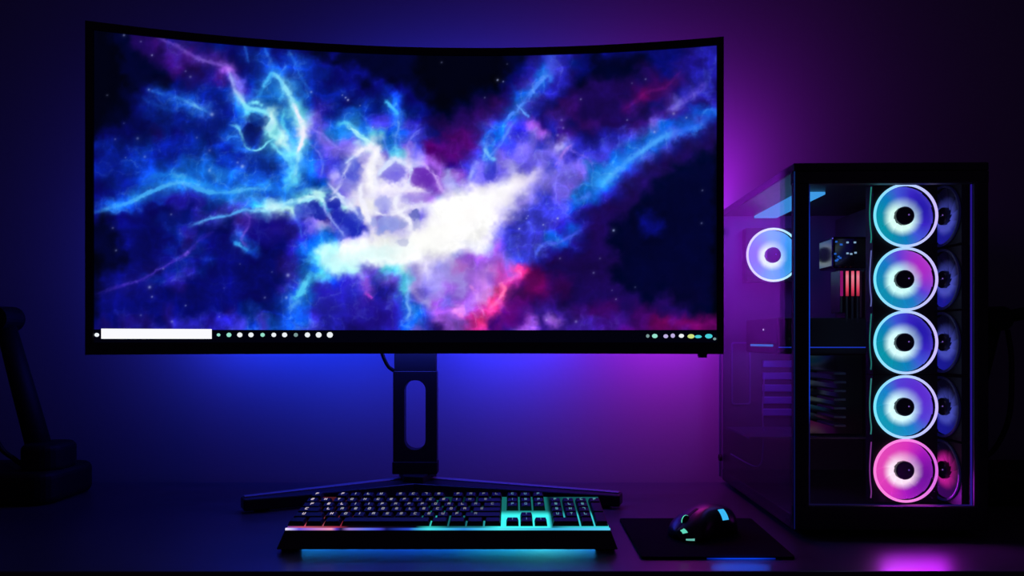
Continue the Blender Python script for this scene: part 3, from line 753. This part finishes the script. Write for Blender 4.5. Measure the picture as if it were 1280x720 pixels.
zr.inputs['To Min'].default_value = 1.05; zr.inputs['To Max'].default_value = .16
nt.links.new(sp_.outputs['Y'], zr.inputs['Value']); nt.links.new(zr.outputs[0], em_.inputs['Strength'])
finish('switch_plate', bm, plate_m, kb, KO)
strip_m = ramp_glow('edge_glow', 'X', KX0+KO[0], KX0+W_+KO[0],
    [(0, (235, 225, 255)), (.02, (190, 175, 250)), (.04, (110, 90, 225)), (.14, (235, 150, 190)), (.155, (90, 60, 190)), (.17, (6, 8, 36)), (.195, (150, 120, 210)), (.25, (90, 110, 235)), (.29, (70, 70, 205)), (.31, (16, 20, 90)), (.38, (40, 70, 200)), (.44, (70, 225, 235)), (.55, (50, 140, 225)), (.66, (80, 235, 245)), (.83, (60, 180, 225)), (1, (90, 210, 250))], 1.0)
bm = bmesh.new()
box(bm, KX0-.001, KX0+W_+.001, .8862, .8884, DESK+.0270, DESK+.0296)
finish('glow_strip', bm, strip_m, kb, KO)
under_m = ramp_glow('under_glow', 'X', KX0+KO[0], KX0+W_+KO[0],
    [(0, (20, 110, 190)), (.2, (14, 80, 180)), (.35, (14, 70, 190)), (.5, (10, 90, 190)), (.7, (30, 170, 220)), (.8, (60, 210, 240)), (1, (10, 70, 190))], 50.0)
bm = bmesh.new(); box(bm, -.295, .128, .925, .927, DESK+.0005, DESK+.0042)
finish('underglow_strip', bm, under_m, kb, KO)
bm = bmesh.new(); box(bm, -.298, .131, .9275, .9315, DESK, DESK+.0085); finish('underglow_baffle', bm, M['rubber'], kb, KO)  # unseen baffle, added to keep the underglow off the stand legs
def keycap(name, u0, u1, r0, r1, hcap=.0085, drop=0):
    g = .00115; g2 = .0028
    a0, a1 = u0*U+g, u1*U-g; b0, b1 = r0*U+g, r1*U-g
    bm = bmesh.new()
    rows = []
    for (e, h) in ((0, .0022), (.0004, .0045), (.0018, hcap-.0004), (.0024, hcap)):
        rows.append([bm.verts.new(kp(*p)) for p in ((a0+e, b0+e*.6, h), (a1-e, b0+e*.6, h), (a1-e, b1-e*1.2, h+.0004), (a0+e, b1-e*1.2, h+.0004))])
    for i in range(3):
        for k in range(4): bm.faces.new((rows[i][k], rows[i][(k+1) % 4], rows[i+1][(k+1) % 4], rows[i+1][k]))
    bm.faces.new(rows[0][::-1]); bm.faces.new(rows[3])
    o = finish(name, bm, M['keycap'], kb, KO)
    o['_c'] = ((a0+a1)/2)
    return o, (a0+a1)/2, (b0+b1)/2, (b0+b1)/2, hcap
LEG_M = {}
def legend_mat(c, s):
    key = (c, s)
    if key not in LEG_M: LEG_M[key] = glow('legend_%d' % len(LEG_M), c, s)
    return LEG_M[key]
GLYPHS = {  # strokes on a 3 x 4 grid
 'A': [(0,0,0,4),(2,0,2,4),(0,4,2,4),(0,2,2,2)], 'E': [(0,0,0,4),(0,0,2,0),(0,2,2,2),(0,4,2,4)], 'H': [(0,0,0,4),(2,0,2,4),(0,2,2,2)],
 'L': [(0,0,0,4),(0,0,2,0)], 'T': [(1,0,1,4),(0,4,2,4)], 'U': [(0,0,0,4),(2,0,2,4),(0,0,2,0)], 'O': [(0,0,0,4),(2,0,2,4),(0,0,2,0),(0,4,2,4)],
 'P': [(0,0,0,4),(2,2,2,4),(0,2,2,2),(0,4,2,4)], 'C': [(0,0,0,4),(0,0,2,0),(0,4,2,4)], 'F': [(0,0,0,4),(0,4,2,4),(0,2,2,2)], 'I': [(1,0,1,4)],
 '7': [(0,4,2,4),(2,0,2,4)], '5': [(0,4,2,4),(0,2,0,4),(0,2,2,2),(2,0,2,2),(0,0,2,0)], '2': [(0,4,2,4),(2,2,2,4),(0,2,2,2),(0,0,0,2),(0,0,2,0)]}
GK = list(GLYPHS)
def legend(o, uc, vc, h, c, s, wide=1.0, glyph=None):
    bm = bmesh.new(); gl = GLYPHS[glyph or random.choice(GK)]; q = .0014*wide; t = .00042
    for x0, y0, x1, y1 in gl:
        xa, xb = (min(x0, x1)-1)*q-t, (max(x0, x1)-1)*q+t; ya, yb = (min(y0, y1)-2)*q-t, (max(y0, y1)-2)*q+t
        pts = [(xa, ya), (xb, ya), (xb, yb), (xa, yb)]
        lo = [bm.verts.new(kp(uc+a, vc+b+.0014, h+.0002)) for a, b in pts]; hi = [bm.verts.new(kp(uc+a, vc+b+.0014, h+.0007)) for a, b in pts]
        bm.faces.new(lo[::-1]); bm.faces.new(hi)
        for i in range(4): bm.faces.new((lo[i], lo[(i+1) % 4], hi[(i+1) % 4], hi[i]))
    finish('legend', bm, legend_mat(c, s), o, KO)
# layout rows: (row bottom, [(u0, width)])
rows = [
 (0.0, [1.25, 1.25, 1.25, 6.25, 1.25, 1.25, 1.25, 1.25]),
 (1.0, [2.25]+[1]*10+[2.75]),
 (2.0, [1.75]+[1]*11+[2.25]),
 (3.0, [1.5]+[1]*12+[1.5]),
 (4.0, [1]*13+[2]),
]
def leg_colour(u, r):
    x = u/22.5
    if x < .14: return ((205, 190, 205), 1.0)
    if x < .30: return ((165, 165, 180), .9)
    if x < .55: return ((150, 150, 165), .75)
    if x < .66: return ((130, 140, 165), .6)
    if x < .80: return ((100, 150, 190), .7)
    return ((110, 180, 200), .6)
def put(name, u0, w, r, rh=1.0, glyph=None, leg_=True):
    o, uc, v0, vc, h = keycap(name, u0, u0+w, r, r+rh)
    if leg_:
        c, s = leg_colour(u0+w/2, r)
        legend(o, uc if w < 1.6 else uc-(w-1)*U*.5*.6, vc, h, c, s, 1.0, glyph)
for r, ws in rows:
    u = 0.0
    for wk in ws:
        if wk > 5: put('space_bar', u, wk, r, leg_=False)
        elif wk > 1.01: put('modifier_key', u, wk, r, leg_=(r > 0))
        else: put('keycap', u, wk, r)
        u += wk
for k in range(13):
    u = 0 if k == 0 else (2+(k-1) if k < 5 else (6.5+(k-5) if k < 9 else 11+(k-9)))
    put('function_key', u, 1, 5.25)
for k in range(3):
    put('arrow_key', 15.25+k, 1, 0, glyph='I'); put('navigation_key', 15.25+k, 1, 3); put('navigation_key', 15.25+k, 1, 4); put('navigation_key', 15.25+k, 1, 5.25)
put('arrow_key', 16.25, 1, 1, glyph='I')
put('number_pad_key', 18.5, 2, 0, leg_=False); put('number_pad_key', 20.5, 1, 0, leg_=False)
for r in (1, 2, 3):
    for k in range(3): put('number_pad_key', 18.5+k, 1, r)
for k in range(4): put('number_pad_key', 18.5+k, 1, 4)
put('number_pad_key', 21.5, 1, 0, 2, leg_=False); put('number_pad_key', 21.5, 1, 2, 2, leg_=False)

# ---------------------------------------------------------------- mouse pad and mouse
pad = thing('mouse_pad', 'small black cloth mouse pad lying between the keyboard and the tower', 'mouse pad', (.262, .945, DESK))
bm = bmesh.new()
quad = [(.162, .852), (.3555, .852), (.3645, 1.037), (.1635, 1.037)]
def rounded(qd, r, n=5):
    out = []
    for i in range(4):
        p = Vector(qd[i]); a = (Vector(qd[i-1])-p).normalized(); b = (Vector(qd[(i+1) % 4])-p).normalized()
        for k in range(n+1):
            t = k/n; A = p+a*r*(1-t); B = p+b*r*t; out.append(tuple(A*(1-t)+B*t))
    return out
prism(bm, [(x-.262, y-.945) for x, y in rounded(quad, .006)], 0, .0035)
finish('pad_cloth', bm, M['cloth'], pad, bevel=.0006)
bm = bmesh.new(); box(bm, -.018, .068, .8512-.945, .8521-.945, .0003, .0020)
finish('glow_strip', bm, ramp_glow('pad_added_glow', 'X', -.018, .068, [(0, (5, 20, 120)), (.3, (10, 60, 220)), (.7, (10, 60, 220)), (1, (5, 20, 120))], 1.0), pad)  # added glowing edge, made up to go with the blue pool on the desk
pl_ = area('pad_pool_fill', (.2850, .8480, DESK+.010), (math.radians(-20), 0, 0), .075, .016, (.004, .10, 1), .010); pl_.data.shape = 'ELLIPSE'  # added lamp casting the blue pool ahead of the pad

mouse = thing('computer_mouse', 'black computer mouse with cyan and blue lights on the small mouse pad', 'mouse', (.2685, .957, DESK+.0035), math.atan2(-.57, -.82))
# local: +x = nose, y = side, z up
def mouse_half_width(t):   # t 0 tail .. 1 nose
    return .0335*(1-.20*math.exp(-((t-.55)/.18)**2))*math.sqrt(max(0, 1-abs(2*t-1)**3.2))
def mouse_height(t):
    return .0415*(math.sin(PI*min(1, (t*.86+.10)))**.62)*(1-.30*t)+.002
bm = bmesh.new(); LEN = .113; nT, nA = 26, 24; rings = []
for i in range(nT+1):
    t = .004+.992*i/nT; hw = max(.002, mouse_half_width(t)); hh = mouse_height(t); ring = []
    for k in range(nA+1):
        a = PI*k/nA; ca_, sa = math.cos(a), math.sin(a)
        ring.append(bm.verts.new(((t-.5)*LEN, hw*math.copysign(abs(ca_)**.72, ca_), .0012+hh*abs(sa)**.78)))
    rings.append(ring)
for i in range(nT):
    for k in range(nA): bm.faces.new((rings[i][k], rings[i+1][k], rings[i+1][k+1], rings[i][k+1]))
    bm.faces.new((rings[i][0], rings[i][nA], rings[i+1][nA], rings[i+1][0]))
bm.faces.new(rings[0]); bm.faces.new(rings[-1][::-1])
finish('shell', bm, mat('mouse_shell', (12, 12, 18), .32, spec=.5), mouse, smooth=True)
def mouse_surf(t, a):
    hw = mouse_half_width(t); hh = mouse_height(t); ca_, sa = math.cos(a), math.sin(a)
    return Vector(((t-.5)*LEN, hw*math.copysign(abs(ca_)**.72, ca_), .0012+hh*abs(sa)**.78))
def mouse_patch(name, t0, t1, a0, a1, m, lift=.0007, n=6):
    bm = bmesh.new(); g = []
    for i in range(n+1):
        t = t0+(t1-t0)*i/n; g.append([])
        for k in range(n+1):
            a = a0+(a1-a0)*k/n; p = mouse_surf(t, a); q = mouse_surf(t, a+.01)-p; r_ = mouse_surf(t+.01, a)-p
            nn = r_.cross(q).normalized()
            if nn.z < 0: nn = -nn
            g[-1].append((bm.verts.new(p+nn*lift), bm.verts.new(p-nn*.0006)))
    for i in range(n):
        for k in range(n):
            bm.faces.new((g[i][k][0], g[i+1][k][0], g[i+1][k+1][0], g[i][k+1][0]))
            bm.faces.new((g[i][k][1], g[i][k+1][1], g[i+1][k+1][1], g[i+1][k][1]))
    for i in range(n):
        for k in (0, n): bm.faces.new((g[i][k][0], g[i][k][1], g[i+1][k][1], g[i+1][k][0]))
        for k in (0, n): bm.faces.new((g[k][i][0], g[k][i][1], g[k][i+1][1], g[k][i+1][0]))
    return finish(name, bm, m, mouse, smooth=False)
mouse_patch('logo_light', .33, .42, .48, 1.02, glow('mouse_blue', (60, 185, 250), 1.0))
mouse_patch('button_seam', .60, .985, PI/2-.03, PI/2+.03, M['black_matte'], .0003)
bm = bmesh.new(); lathe(bm, [(.0005, -.003), (.0065, -.003), (.0075, -.002), (.0075, .002), (.0065, .003), (.0005, .003)], (.036, 0, .0225), 'y', 28)
finish('scroll_wheel', bm, M['rubber'], mouse, smooth=False)
bm = bmesh.new(); lathe(bm, [(.0076, -.0006), (.0079, -.0006), (.0079, .0006), (.0076, .0006)], (.036, 0, .0225), 'y', 28)
finish('wheel_light', bm, glow('mouse_mint', (90, 220, 190), 1.0), mouse)
mouse_patch('side_light', .90, .965, .03, .14, glow('mouse_mint_dim', (110, 200, 185), .8))
mouse_patch('front_light', .94, .975, .70, 1.20, glow('mouse_mint2', (100, 225, 195), .9))

# ---------------------------------------------------------------- computer tower
CASE_W, CASE_D, CASE_H = .268, .345, .5215
TW_ = thing('computer_tower', 'black glass-fronted computer tower with a column of glowing ring fans inside', 'computer', (.392, .946, DESK), -math.radians(1.2))
def part(name, m, *boxes, parent=TW_, bevel=.0008):
    bm = bmesh.new()
    for b in boxes: box(bm, *b)
    return finish(name, bm, m, parent, bevel=bevel)
FB = .0445; TT_ = .029; LP = .0215; RP = .020
part('top_panel', M['black'], (0, CASE_W, 0, CASE_D, CASE_H-.012, CASE_H), bevel=.002)
part('front_frame', M['black'], (0, CASE_W, .0005, .012, CASE_H-TT_, CASE_H-.0121), (CASE_W-RP, CASE_W-.0005, .0005, .012, FB, CASE_H-TT_), (.0005, LP, .0005, .010, FB, CASE_H-TT_))
part('base_plinth', M['black'], (0, CASE_W, .0015, .012, .010, FB), (.0, CASE_W, .0122, CASE_D, .010, .030), bevel=.0015)
for fx in (.03, CASE_W-.03):
    for fy in (.03, CASE_D-.03):
        bm = bmesh.new(); lathe(bm, [(.0005, 0), (.016, 0), (.017, .010), (.0005, .010)], (fx, fy, 0), 'z', 24); finish('rubber_foot', bm, M['rubber'], TW_)
part('right_panel', M['mirror_panel'], (CASE_W-.0045, CASE_W, .0125, CASE_D, .0302, CASE_H-.0122))
# back panel with fan opening
FX, FZ, FR = .0865, .433, .0505
bm = bmesh.new(); nS = 48
outer = []
x0, x1, z0, z1 = .001, CASE_W-.005, .0303, CASE_H-.0123
for k in range(nS):
    a = 2*PI*k/nS; c, s = math.cos(a), math.sin(a)
    tx = ((x1-FX)/c if c > 1e-6 else (x0-FX)/c if c < -1e-6 else 1e9); tz = ((z1-FZ)/s if s > 1e-6 else (z0-FZ)/s if s < -1e-6 else 1e9)
    t = min(tx, tz); outer.append((FX+c*t, FZ+s*t))
for cx_, cz_ in ((x0, z0), (x1, z0), (x0, z1), (x1, z1)):
    k = min(range(nS), key=lambda i: (outer[i][0]-cx_)**2+(outer[i][1]-cz_)**2); outer[k] = (cx_, cz_)
inner = [(FX+FR*math.cos(2*PI*k/nS), FZ+FR*math.sin(2*PI*k/nS)) for k in range(nS)]
ring_prism(bm, outer, inner, CASE_D-.003, CASE_D-.0005, 'xz')
finish('back_panel', bm, M['panel_in'], TW_)
# expansion slot covers, rounded frame and seam on the back panel
for k in range(5):
    z = .230-k*.0228
    bm = bmesh.new(); box(bm, .074, .150, CASE_D-.009, CASE_D-.0032, z-.0065, z+.0065); finish('slot_cover', bm, mat('slot_cover_paint', (104, 96, 165), .4, metal=.2) if k == 0 else bpy.data.materials['slot_cover_paint'], TW_, bevel=.0012)
# side glass with thumb screws
bm = bmesh.new(); box(bm, -.0045, -.0005, .003, CASE_D+.004, FB*.35, CASE_H-.003)
side = finish('side_glass', bm, M['glass_side'], TW_)
for z in (.478, .054):
    bm = bmesh.new(); lathe(bm, [(.0005, 0), (.006, 0), (.0065, .001), (.0065, .005), (.0005, .0052)], (-.0097, CASE_D-.012, z), 'x', 24); finish('thumb_screw', bm, M['black_matte'], TW_)
part('side_edge_trim', mat('edge_trim', (110, 105, 135), .3, metal=.5), (-.0052, -.0002, CASE_D+.0042, CASE_D+.0066, FB*.35, .470))
bm = bmesh.new(); box(bm, LP-.003, CASE_W-RP+.003, -.0035, .0003, FB-.002, CASE_H-TT_+.002)
fg = finish('front_glass', bm, M['glass_front'], TW_)
# thin emissive strips along the edges of the frame
bluel = ramp_glow('pillar_glow', 'Z', FB, CASE_H-TT_, [(0, (8, 8, 40)), (.25, (14, 14, 70)), (.33, (20, 60, 200)), (.6, (16, 66, 215)), (.9, (14, 45, 160)), (1, (6, 16, 70))], 1.0)
part('glow_strip', bluel, (LP+.0005, LP+.0032, .0055, .0085, FB+.001, CASE_H-TT_-.001), bevel=0)
part('glow_strip', ramp_glow('corner_glow', 'Z', FB, CASE_H, [(0, (14, 20, 90)), (.4, (14, 24, 80)), (1, (16, 50, 120))], .6), (.0004, .0016, -.0006, .0004, .012, CASE_H-.012), bevel=0)
part('glow_strip', glow('right_edge_glow', (50, 30, 170), .6), (CASE_W-RP-.0018, CASE_W-RP-.0004, .0045, .0065, FB+.001, CASE_H-TT_-.001), bevel=0)
part('glow_strip', ramp_glow('sill_glow', 'X', LP, CASE_W-RP, [(0, (20, 16, 60)), (.55, (24, 16, 70)), (.66, (170, 60, 160)), (.72, (150, 50, 150)), (.8, (40, 20, 100)), (1, (40, 24, 120))], .7), (LP, CASE_W-RP, .0045, .0060, FB, FB+.0014), bevel=0)
# ceiling patch above the rear fan, its fan-lit brightness put in as emission
part('lit_ceiling_patch', glow('ceiling_glow', (70, 170, 245), 1.0), (.058, .100, .13, CASE_D-.006, CASE_H-.0165, CASE_H-.0125), bevel=0)
# motherboard and its pieces
part('motherboard', M['pcb'], (.208, .212, .10, CASE_D-.01, .10, .50))
part('mid_shelf', M['panel_in'], (.004, .206, .20, CASE_D-.01, .108, .112))
gp = part('graphics_card', M['black_matte'], (.040, .204, .172, .330, .252, .312), bevel=.003)
part('light_bar', glow('gpu_blue', (30, 60, 190), .9), (.042, .202, .1702, .1718, .262, .2638), parent=gp, bevel=0)
part('light_bar', glow('gpu_cyan', (50, 140, 235), .9), (.0382, .0398, .19, .30, .264, .2675), parent=gp, bevel=0)
for fy in (.205, .255, .30):
    bm = bmesh.new(); lathe(bm, [(.0005, 0), (.019, 0), (.021, -.003), (.0005, -.003)], (.12, fy-.0, .252), 'z', 24); finish('card_fan', bm, M['black'], gp)
bm = bmesh.new(); lathe(bm, [(.0002, -.0012), (.0016, -.0012), (.0016, 0)], (.0398, .235, .293), 'x', 10); finish('indicator_light', bm, glow('gpu_white', (220, 225, 240), 1), gp)
ck = part('processor_cooler', M['black_gloss'], (.134, .204, .180, .235, .394, .446), bevel=.004)
dotm = glow('cooler_dot', (150, 190, 220), .9); dotb = glow('cooler_dot_blue', (40, 100, 200), 1)
for k, (dx, dz) in enumerate(((.158, .436), (.170, .436), (.158, .418), (.171, .419), (.164, .417))):
    bm = bmesh.new(); box(bm, dx-.0018, dx+.0018, .1790, .1799, dz-.0014, dz+.0014); finish('indicator_light', bm, dotm, ck)
random.seed(4)
for k in range(9):
    dx, dz = .137+random.random()*.012, .402+random.random()*.038
    bm = bmesh.new(); box(bm, dx-.0016, dx+.0016, .1786, .1799, dz-.0014, dz+.0014); finish('indicator_light', bm, dotb, ck)
redm = ramp_glow('memory_red', 'Z', .345, .388, [(0, (150, 20, 50)), (.3, (235, 70, 100)), (.8, (255, 140, 160)), (1, (240, 80, 110))], 1.0)
magm = glow('memory_magenta', (150, 20, 110), .9)
for k, x in enumerate((.1445, .1535, .1625, .1710)):
    ms_ = part('memory_stick', M['black'], (x-.0022, x+.0022, .172, .206, .302 if k else .32, .3895))
    part('light_bar', magm if k == 0 else redm, (x-.0021, x+.0021, .1705, .1718, .347, .388), parent=ms_, bevel=0)
for k, x in enumerate((.178, .187)):
    part('memory_stick', mat('memory_plum', (70, 12, 40), .4), (x-.002, x+.002, .176, .206, .302, .3885))
part('cable_cover', M['black_gloss'], (.110, .200, .215, .26, .115, .25))
for k in range(7):
    part('heatsink_fin', M['panel_in'], (.122, .142, .150, .214, .135+k*.014, .139+k*.014))
# loose cable hanging inside the rear corner
bm = bmesh.new()
tube(bm, smooth_pts([(.058, .285, .205), (.056, .283, .172), (.052, .276, .150), (.052, .272, .115), (.048, .262, .080), (.040, .250, .058), (.030, .262, .052), (.010, .325, .062)]), .0014, 8)
finish('power_cable', bm, M['cable'], TW_, smooth=True)
bm = bmesh.new(); ring_prism(bm, rrect(.034, .212, .036, .118, .005), rrect(.034, .212, .031, .113, .004), CASE_D-.0055, CASE_D-.0032, 'xz')
finish('access_frame', bm, mat('frame_paint', (80, 70, 110), .45), TW_)

# ring fans
def fan(cx, cy, cz, R, name, gm, ringm, rz=0.0):
    e = bpy.data.objects.new(name, None); COL.objects.link(e); e.parent = TW_; e.location = (cx, cy, cz); e.rotation_euler = (0, 0, rz); e.empty_display_size = .02
    k_ = R/.047
    # square frame with round opening
    bm = bmesh.new(); n = 48; h = .0466*k_
    sq = []
    for i in range(n):
        a = 2*PI*i/n; c, s = math.cos(a), math.sin(a); t = h/max(abs(c), abs(s)); sq.append((c*t, s*t))
    ring_prism(bm, sq, [(.0455*k_*math.cos(2*PI*i/n), .0455*k_*math.sin(2*PI*i/n)) for i in range(n)], .001, .022, 'xz')
    finish('frame', bm, M['black_matte'], e)
    bm = bmesh.new()
    pts = [(.0448*k_*math.cos(2*PI*i/64), -.0008, .0448*k_*math.sin(2*PI*i/64)) for i in range(64)]
    tube(bm, pts, .00195*k_, 8, closed=True)
    finish('light_ring', bm, ringm, e, smooth=True)
    # eleven broad overlapping blades, one moulded rotor
    bm = bmesh.new(); NB = 11
    for b in range(NB):
        a0 = 2*PI*b/NB; sw = 2*PI/NB*1.22; g = []
        for i in range(9):
            r = (.0125+(.0432-.0125)*i/8)*k_; off = .32*(i/8)
            g.append([])
            for j in range(5):
                a = a0+off+sw*j/4; yy_ = .005+.0026*(j/4)
                g[-1].append((bm.verts.new((r*math.cos(a), yy_, r*math.sin(a))), bm.verts.new((r*math.cos(a), yy_+.0011, r*math.sin(a)))))
        for i in range(8):
            for j in range(4):
                bm.faces.new((g[i][j][0], g[i][j+1][0], g[i+1][j+1][0], g[i+1][j][0])); bm.faces.new((g[i][j][1], g[i+1][j][1], g[i+1][j+1][1], g[i][j+1][1]))
            for j in (0, 4): bm.faces.new((g[i][j][0], g[i+1][j][0], g[i+1][j][1], g[i][j][1]))
        for j in range(4):
            for i in (0, 8): bm.faces.new((g[i][j][0], g[i][j][1], g[i][j+1][1], g[i][j+1][0]))
    finish('rotor', bm, gm, e)
    bm = bmesh.new(); rg = lathe(bm, [(.0005, -.0008), (.0118, -.0008), (.0134, .0006), (.0136, .014), (.0005, .014)], (0, 0, 0), 'y', 40)
    for v_ in bm.verts: v_.co.x *= k_; v_.co.z *= k_
    finish('hub', bm, M['hub'], e)
    bm = bmesh.new(); lathe(bm, [(.0004, -.0014), (.0011, -.0014), (.0011, -.0006)], (.0045, 0, .001), 'y', 10); finish('hub_light', bm, glow('hub_dot', (150, 110, 220), .7), e)
    return e
M['hub'] = mat('fan_hub', (14, 12, 40), .35)
ring_a = fan_glow('ring_ice', 0, [(0, (120, 225, 245)), (.5, (175, 205, 250)), (1, (200, 185, 255))], (200, 220, 255), 0, 1.35)
ring_b = fan_glow('ring_pink', 0, [(0, (255, 130, 215)), (.5, (255, 140, 225)), (1, (225, 110, 225))], (255, 150, 230), 0, 1.25)
ring_w = fan_glow('ring_white', 0, [(0, (210, 220, 255)), (.5, (215, 240, 255)), (1, (120, 235, 250))], (230, 240, 255), 0, 1.7)
stA = [(0, (0, 145, 160)), (.35, (4, 120, 180)), (.6, (60, 80, 205)), (.85, (52, 30, 185)), (1, (34, 18, 165))]
fans = [
 (.457, fan_glow('glow_first', math.radians(25), stA, (215, 255, 240), math.radians(230), 1.25), ring_a),
 (.364, fan_glow('glow_second', math.radians(35), [(0, (6, 140, 170)), (.4, (16, 120, 190)), (.7, (90, 60, 205)), (1, (170, 40, 190))], (205, 255, 245), math.radians(215), 1.25), ring_a),
 (.2715, fan_glow('glow_third', math.radians(30), stA, (215, 255, 250), math.radians(210), 1.25), ring_a),
 (.177, fan_glow('glow_fourth', math.radians(35), [(0, (10, 150, 175)), (.4, (20, 125, 195)), (.7, (80, 60, 205)), (1, (90, 40, 200))], (215, 255, 255), math.radians(220), 1.25), ring_a),
 (.0840, fan_glow('glow_fifth', math.radians(-20), [(0, (225, 70, 175)), (.4, (215, 50, 180)), (.75, (160, 20, 180)), (1, (110, 12, 150))], (255, 225, 240), math.radians(225), 1.25), ring_b),
]
for z, gm, rm in fans: fan(.1822, .052, z, .047, 'ring_fan', gm, rm)
side_m = fan_glow('reflected_glow', math.radians(75), [(0, (24, 26, 150)), (.35, (8, 8, 80)), (.6, (3, 3, 26)), (1, (2, 2, 16))], (74, 82, 190), math.radians(255), 1.0)
side_p = fan_glow('reflected_glow_pink', math.radians(75), [(0, (60, 6, 90)), (.35, (30, 4, 60)), (.7, (6, 3, 26)), (1, (4, 2, 18))], (200, 30, 150), math.radians(200), 1.0)
side_r = fan_glow('reflected_ring', math.radians(75), [(0, (6, 6, 50)), (1, (4, 4, 30))], (10, 10, 80), 0, 1.0)
for k, (z, gm, rm) in enumerate(fans): fan(CASE_W-.029, .060, z, .045, 'fan_reflection', side_p if k == 4 else side_m, side_r, -PI/2)  # dim fans built as the front fans' mirror images in the right panel
fan(.0865, .318, .433, .0505, 'rear_fan', fan_glow('glow_rear', math.radians(0), [(0, (120, 120, 225)), (.45, (90, 170, 235)), (1, (20, 150, 205))], (225, 250, 255), math.radians(220), 1.6), ring_w)
area('lowest_fan_light', (.392+.185, .946+.03, DESK+.062), (math.radians(-62), 0, 0), .09, .05, (.60, .02, .95), .30)
area('slot_cover_fill', (.392+.10, .946+.25, DESK+.248), (math.radians(35), 0, 0), .06, .03, (.22, .10, 1), .12)  # added fill brightening the slot covers from below the card
area('case_interior_fill', (.392+.09, .946+.24, DESK+CASE_H-.02), (math.radians(30), 0, 0), .08, .12, (.16, .10, 1), .55)  # added interior fill brightening the back panel
# wavy emissive tube beside each front fan
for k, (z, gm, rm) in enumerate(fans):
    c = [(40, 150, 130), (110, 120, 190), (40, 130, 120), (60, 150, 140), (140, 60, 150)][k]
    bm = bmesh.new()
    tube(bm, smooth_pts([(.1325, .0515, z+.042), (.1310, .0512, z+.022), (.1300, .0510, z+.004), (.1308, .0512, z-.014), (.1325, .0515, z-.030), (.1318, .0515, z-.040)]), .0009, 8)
    finish('wavy_tube', bm, glow('wavy_tube_%d' % k, c, .8), TW_, smooth=True)

# ---------------------------------------------------------------- lamps in the dark corners
def desk_lamp(label, loc, side):
    t = thing('desk_lamp', label, 'lamp', loc)
    bm = bmesh.new(); prism(bm, rrect(0, 0, .30, .14, .03), 0, .055); finish('base', bm, M['black_matte'], t, bevel=.012, seg=4)
    bm = bmesh.new(); prism(bm, rrect(.112*side, -.01, .068, .085, .03), .05, .098); finish('switch_housing', bm, M['black_matte'], t, bevel=.010, seg=4)
    bm = bmesh.new(); a = Vector((.098*side, 0, .05)); b = Vector((.026*side, .0, .312)); tube(bm, [a, a.lerp(b, .5), b], [.020, .018, .015], 16)
    finish('lower_arm', bm, M['black_matte'], t, smooth=True)
    bm = bmesh.new(); tube(bm, [b, b+Vector((-.30*side, .02, .05))], .011, 14); finish('upper_arm', bm, M['black_matte'], t, smooth=True)
    bm = bmesh.new(); lathe(bm, [(.0005, -.022), (.021, -.022), (.022, .022), (.0005, .022)], b, 'y', 24); finish('joint', bm, M['black_matte'], t)
    bm = bmesh.new(); h = b+Vector((-.33*side, .02, .03)); lathe(bm, [(.015, .045), (.028, .04), (.065, -.035), (.062, -.035), (.026, .036), (.012, .040)], h, 'z', 32); finish('lamp_shade', bm, M['black_matte'], t, smooth=True)
    bm = bmesh.new(); tube(bm, smooth_pts([(b.x-.012*side, -.018, b.z-.02), (b.x-.010*side, -.03, .24), (b.x-.004*side, -.034, .15), (b.x+.018*side, -.034, .095), (b.x+.040*side, -.03, .072), (b.x+.060*side, -.02, .052)]), .004, 8); finish('cord', bm, M['black_matte'], t, smooth=True)
    return t
desk_lamp('black slanted-arm desk lamp on a low box base beside the curved monitor', (-.915, 1.19, DESK), 1)
desk_lamp('black desk lamp with slanted arm, barely visible in the shade behind the computer tower', (.868, 1.19, DESK), -1)
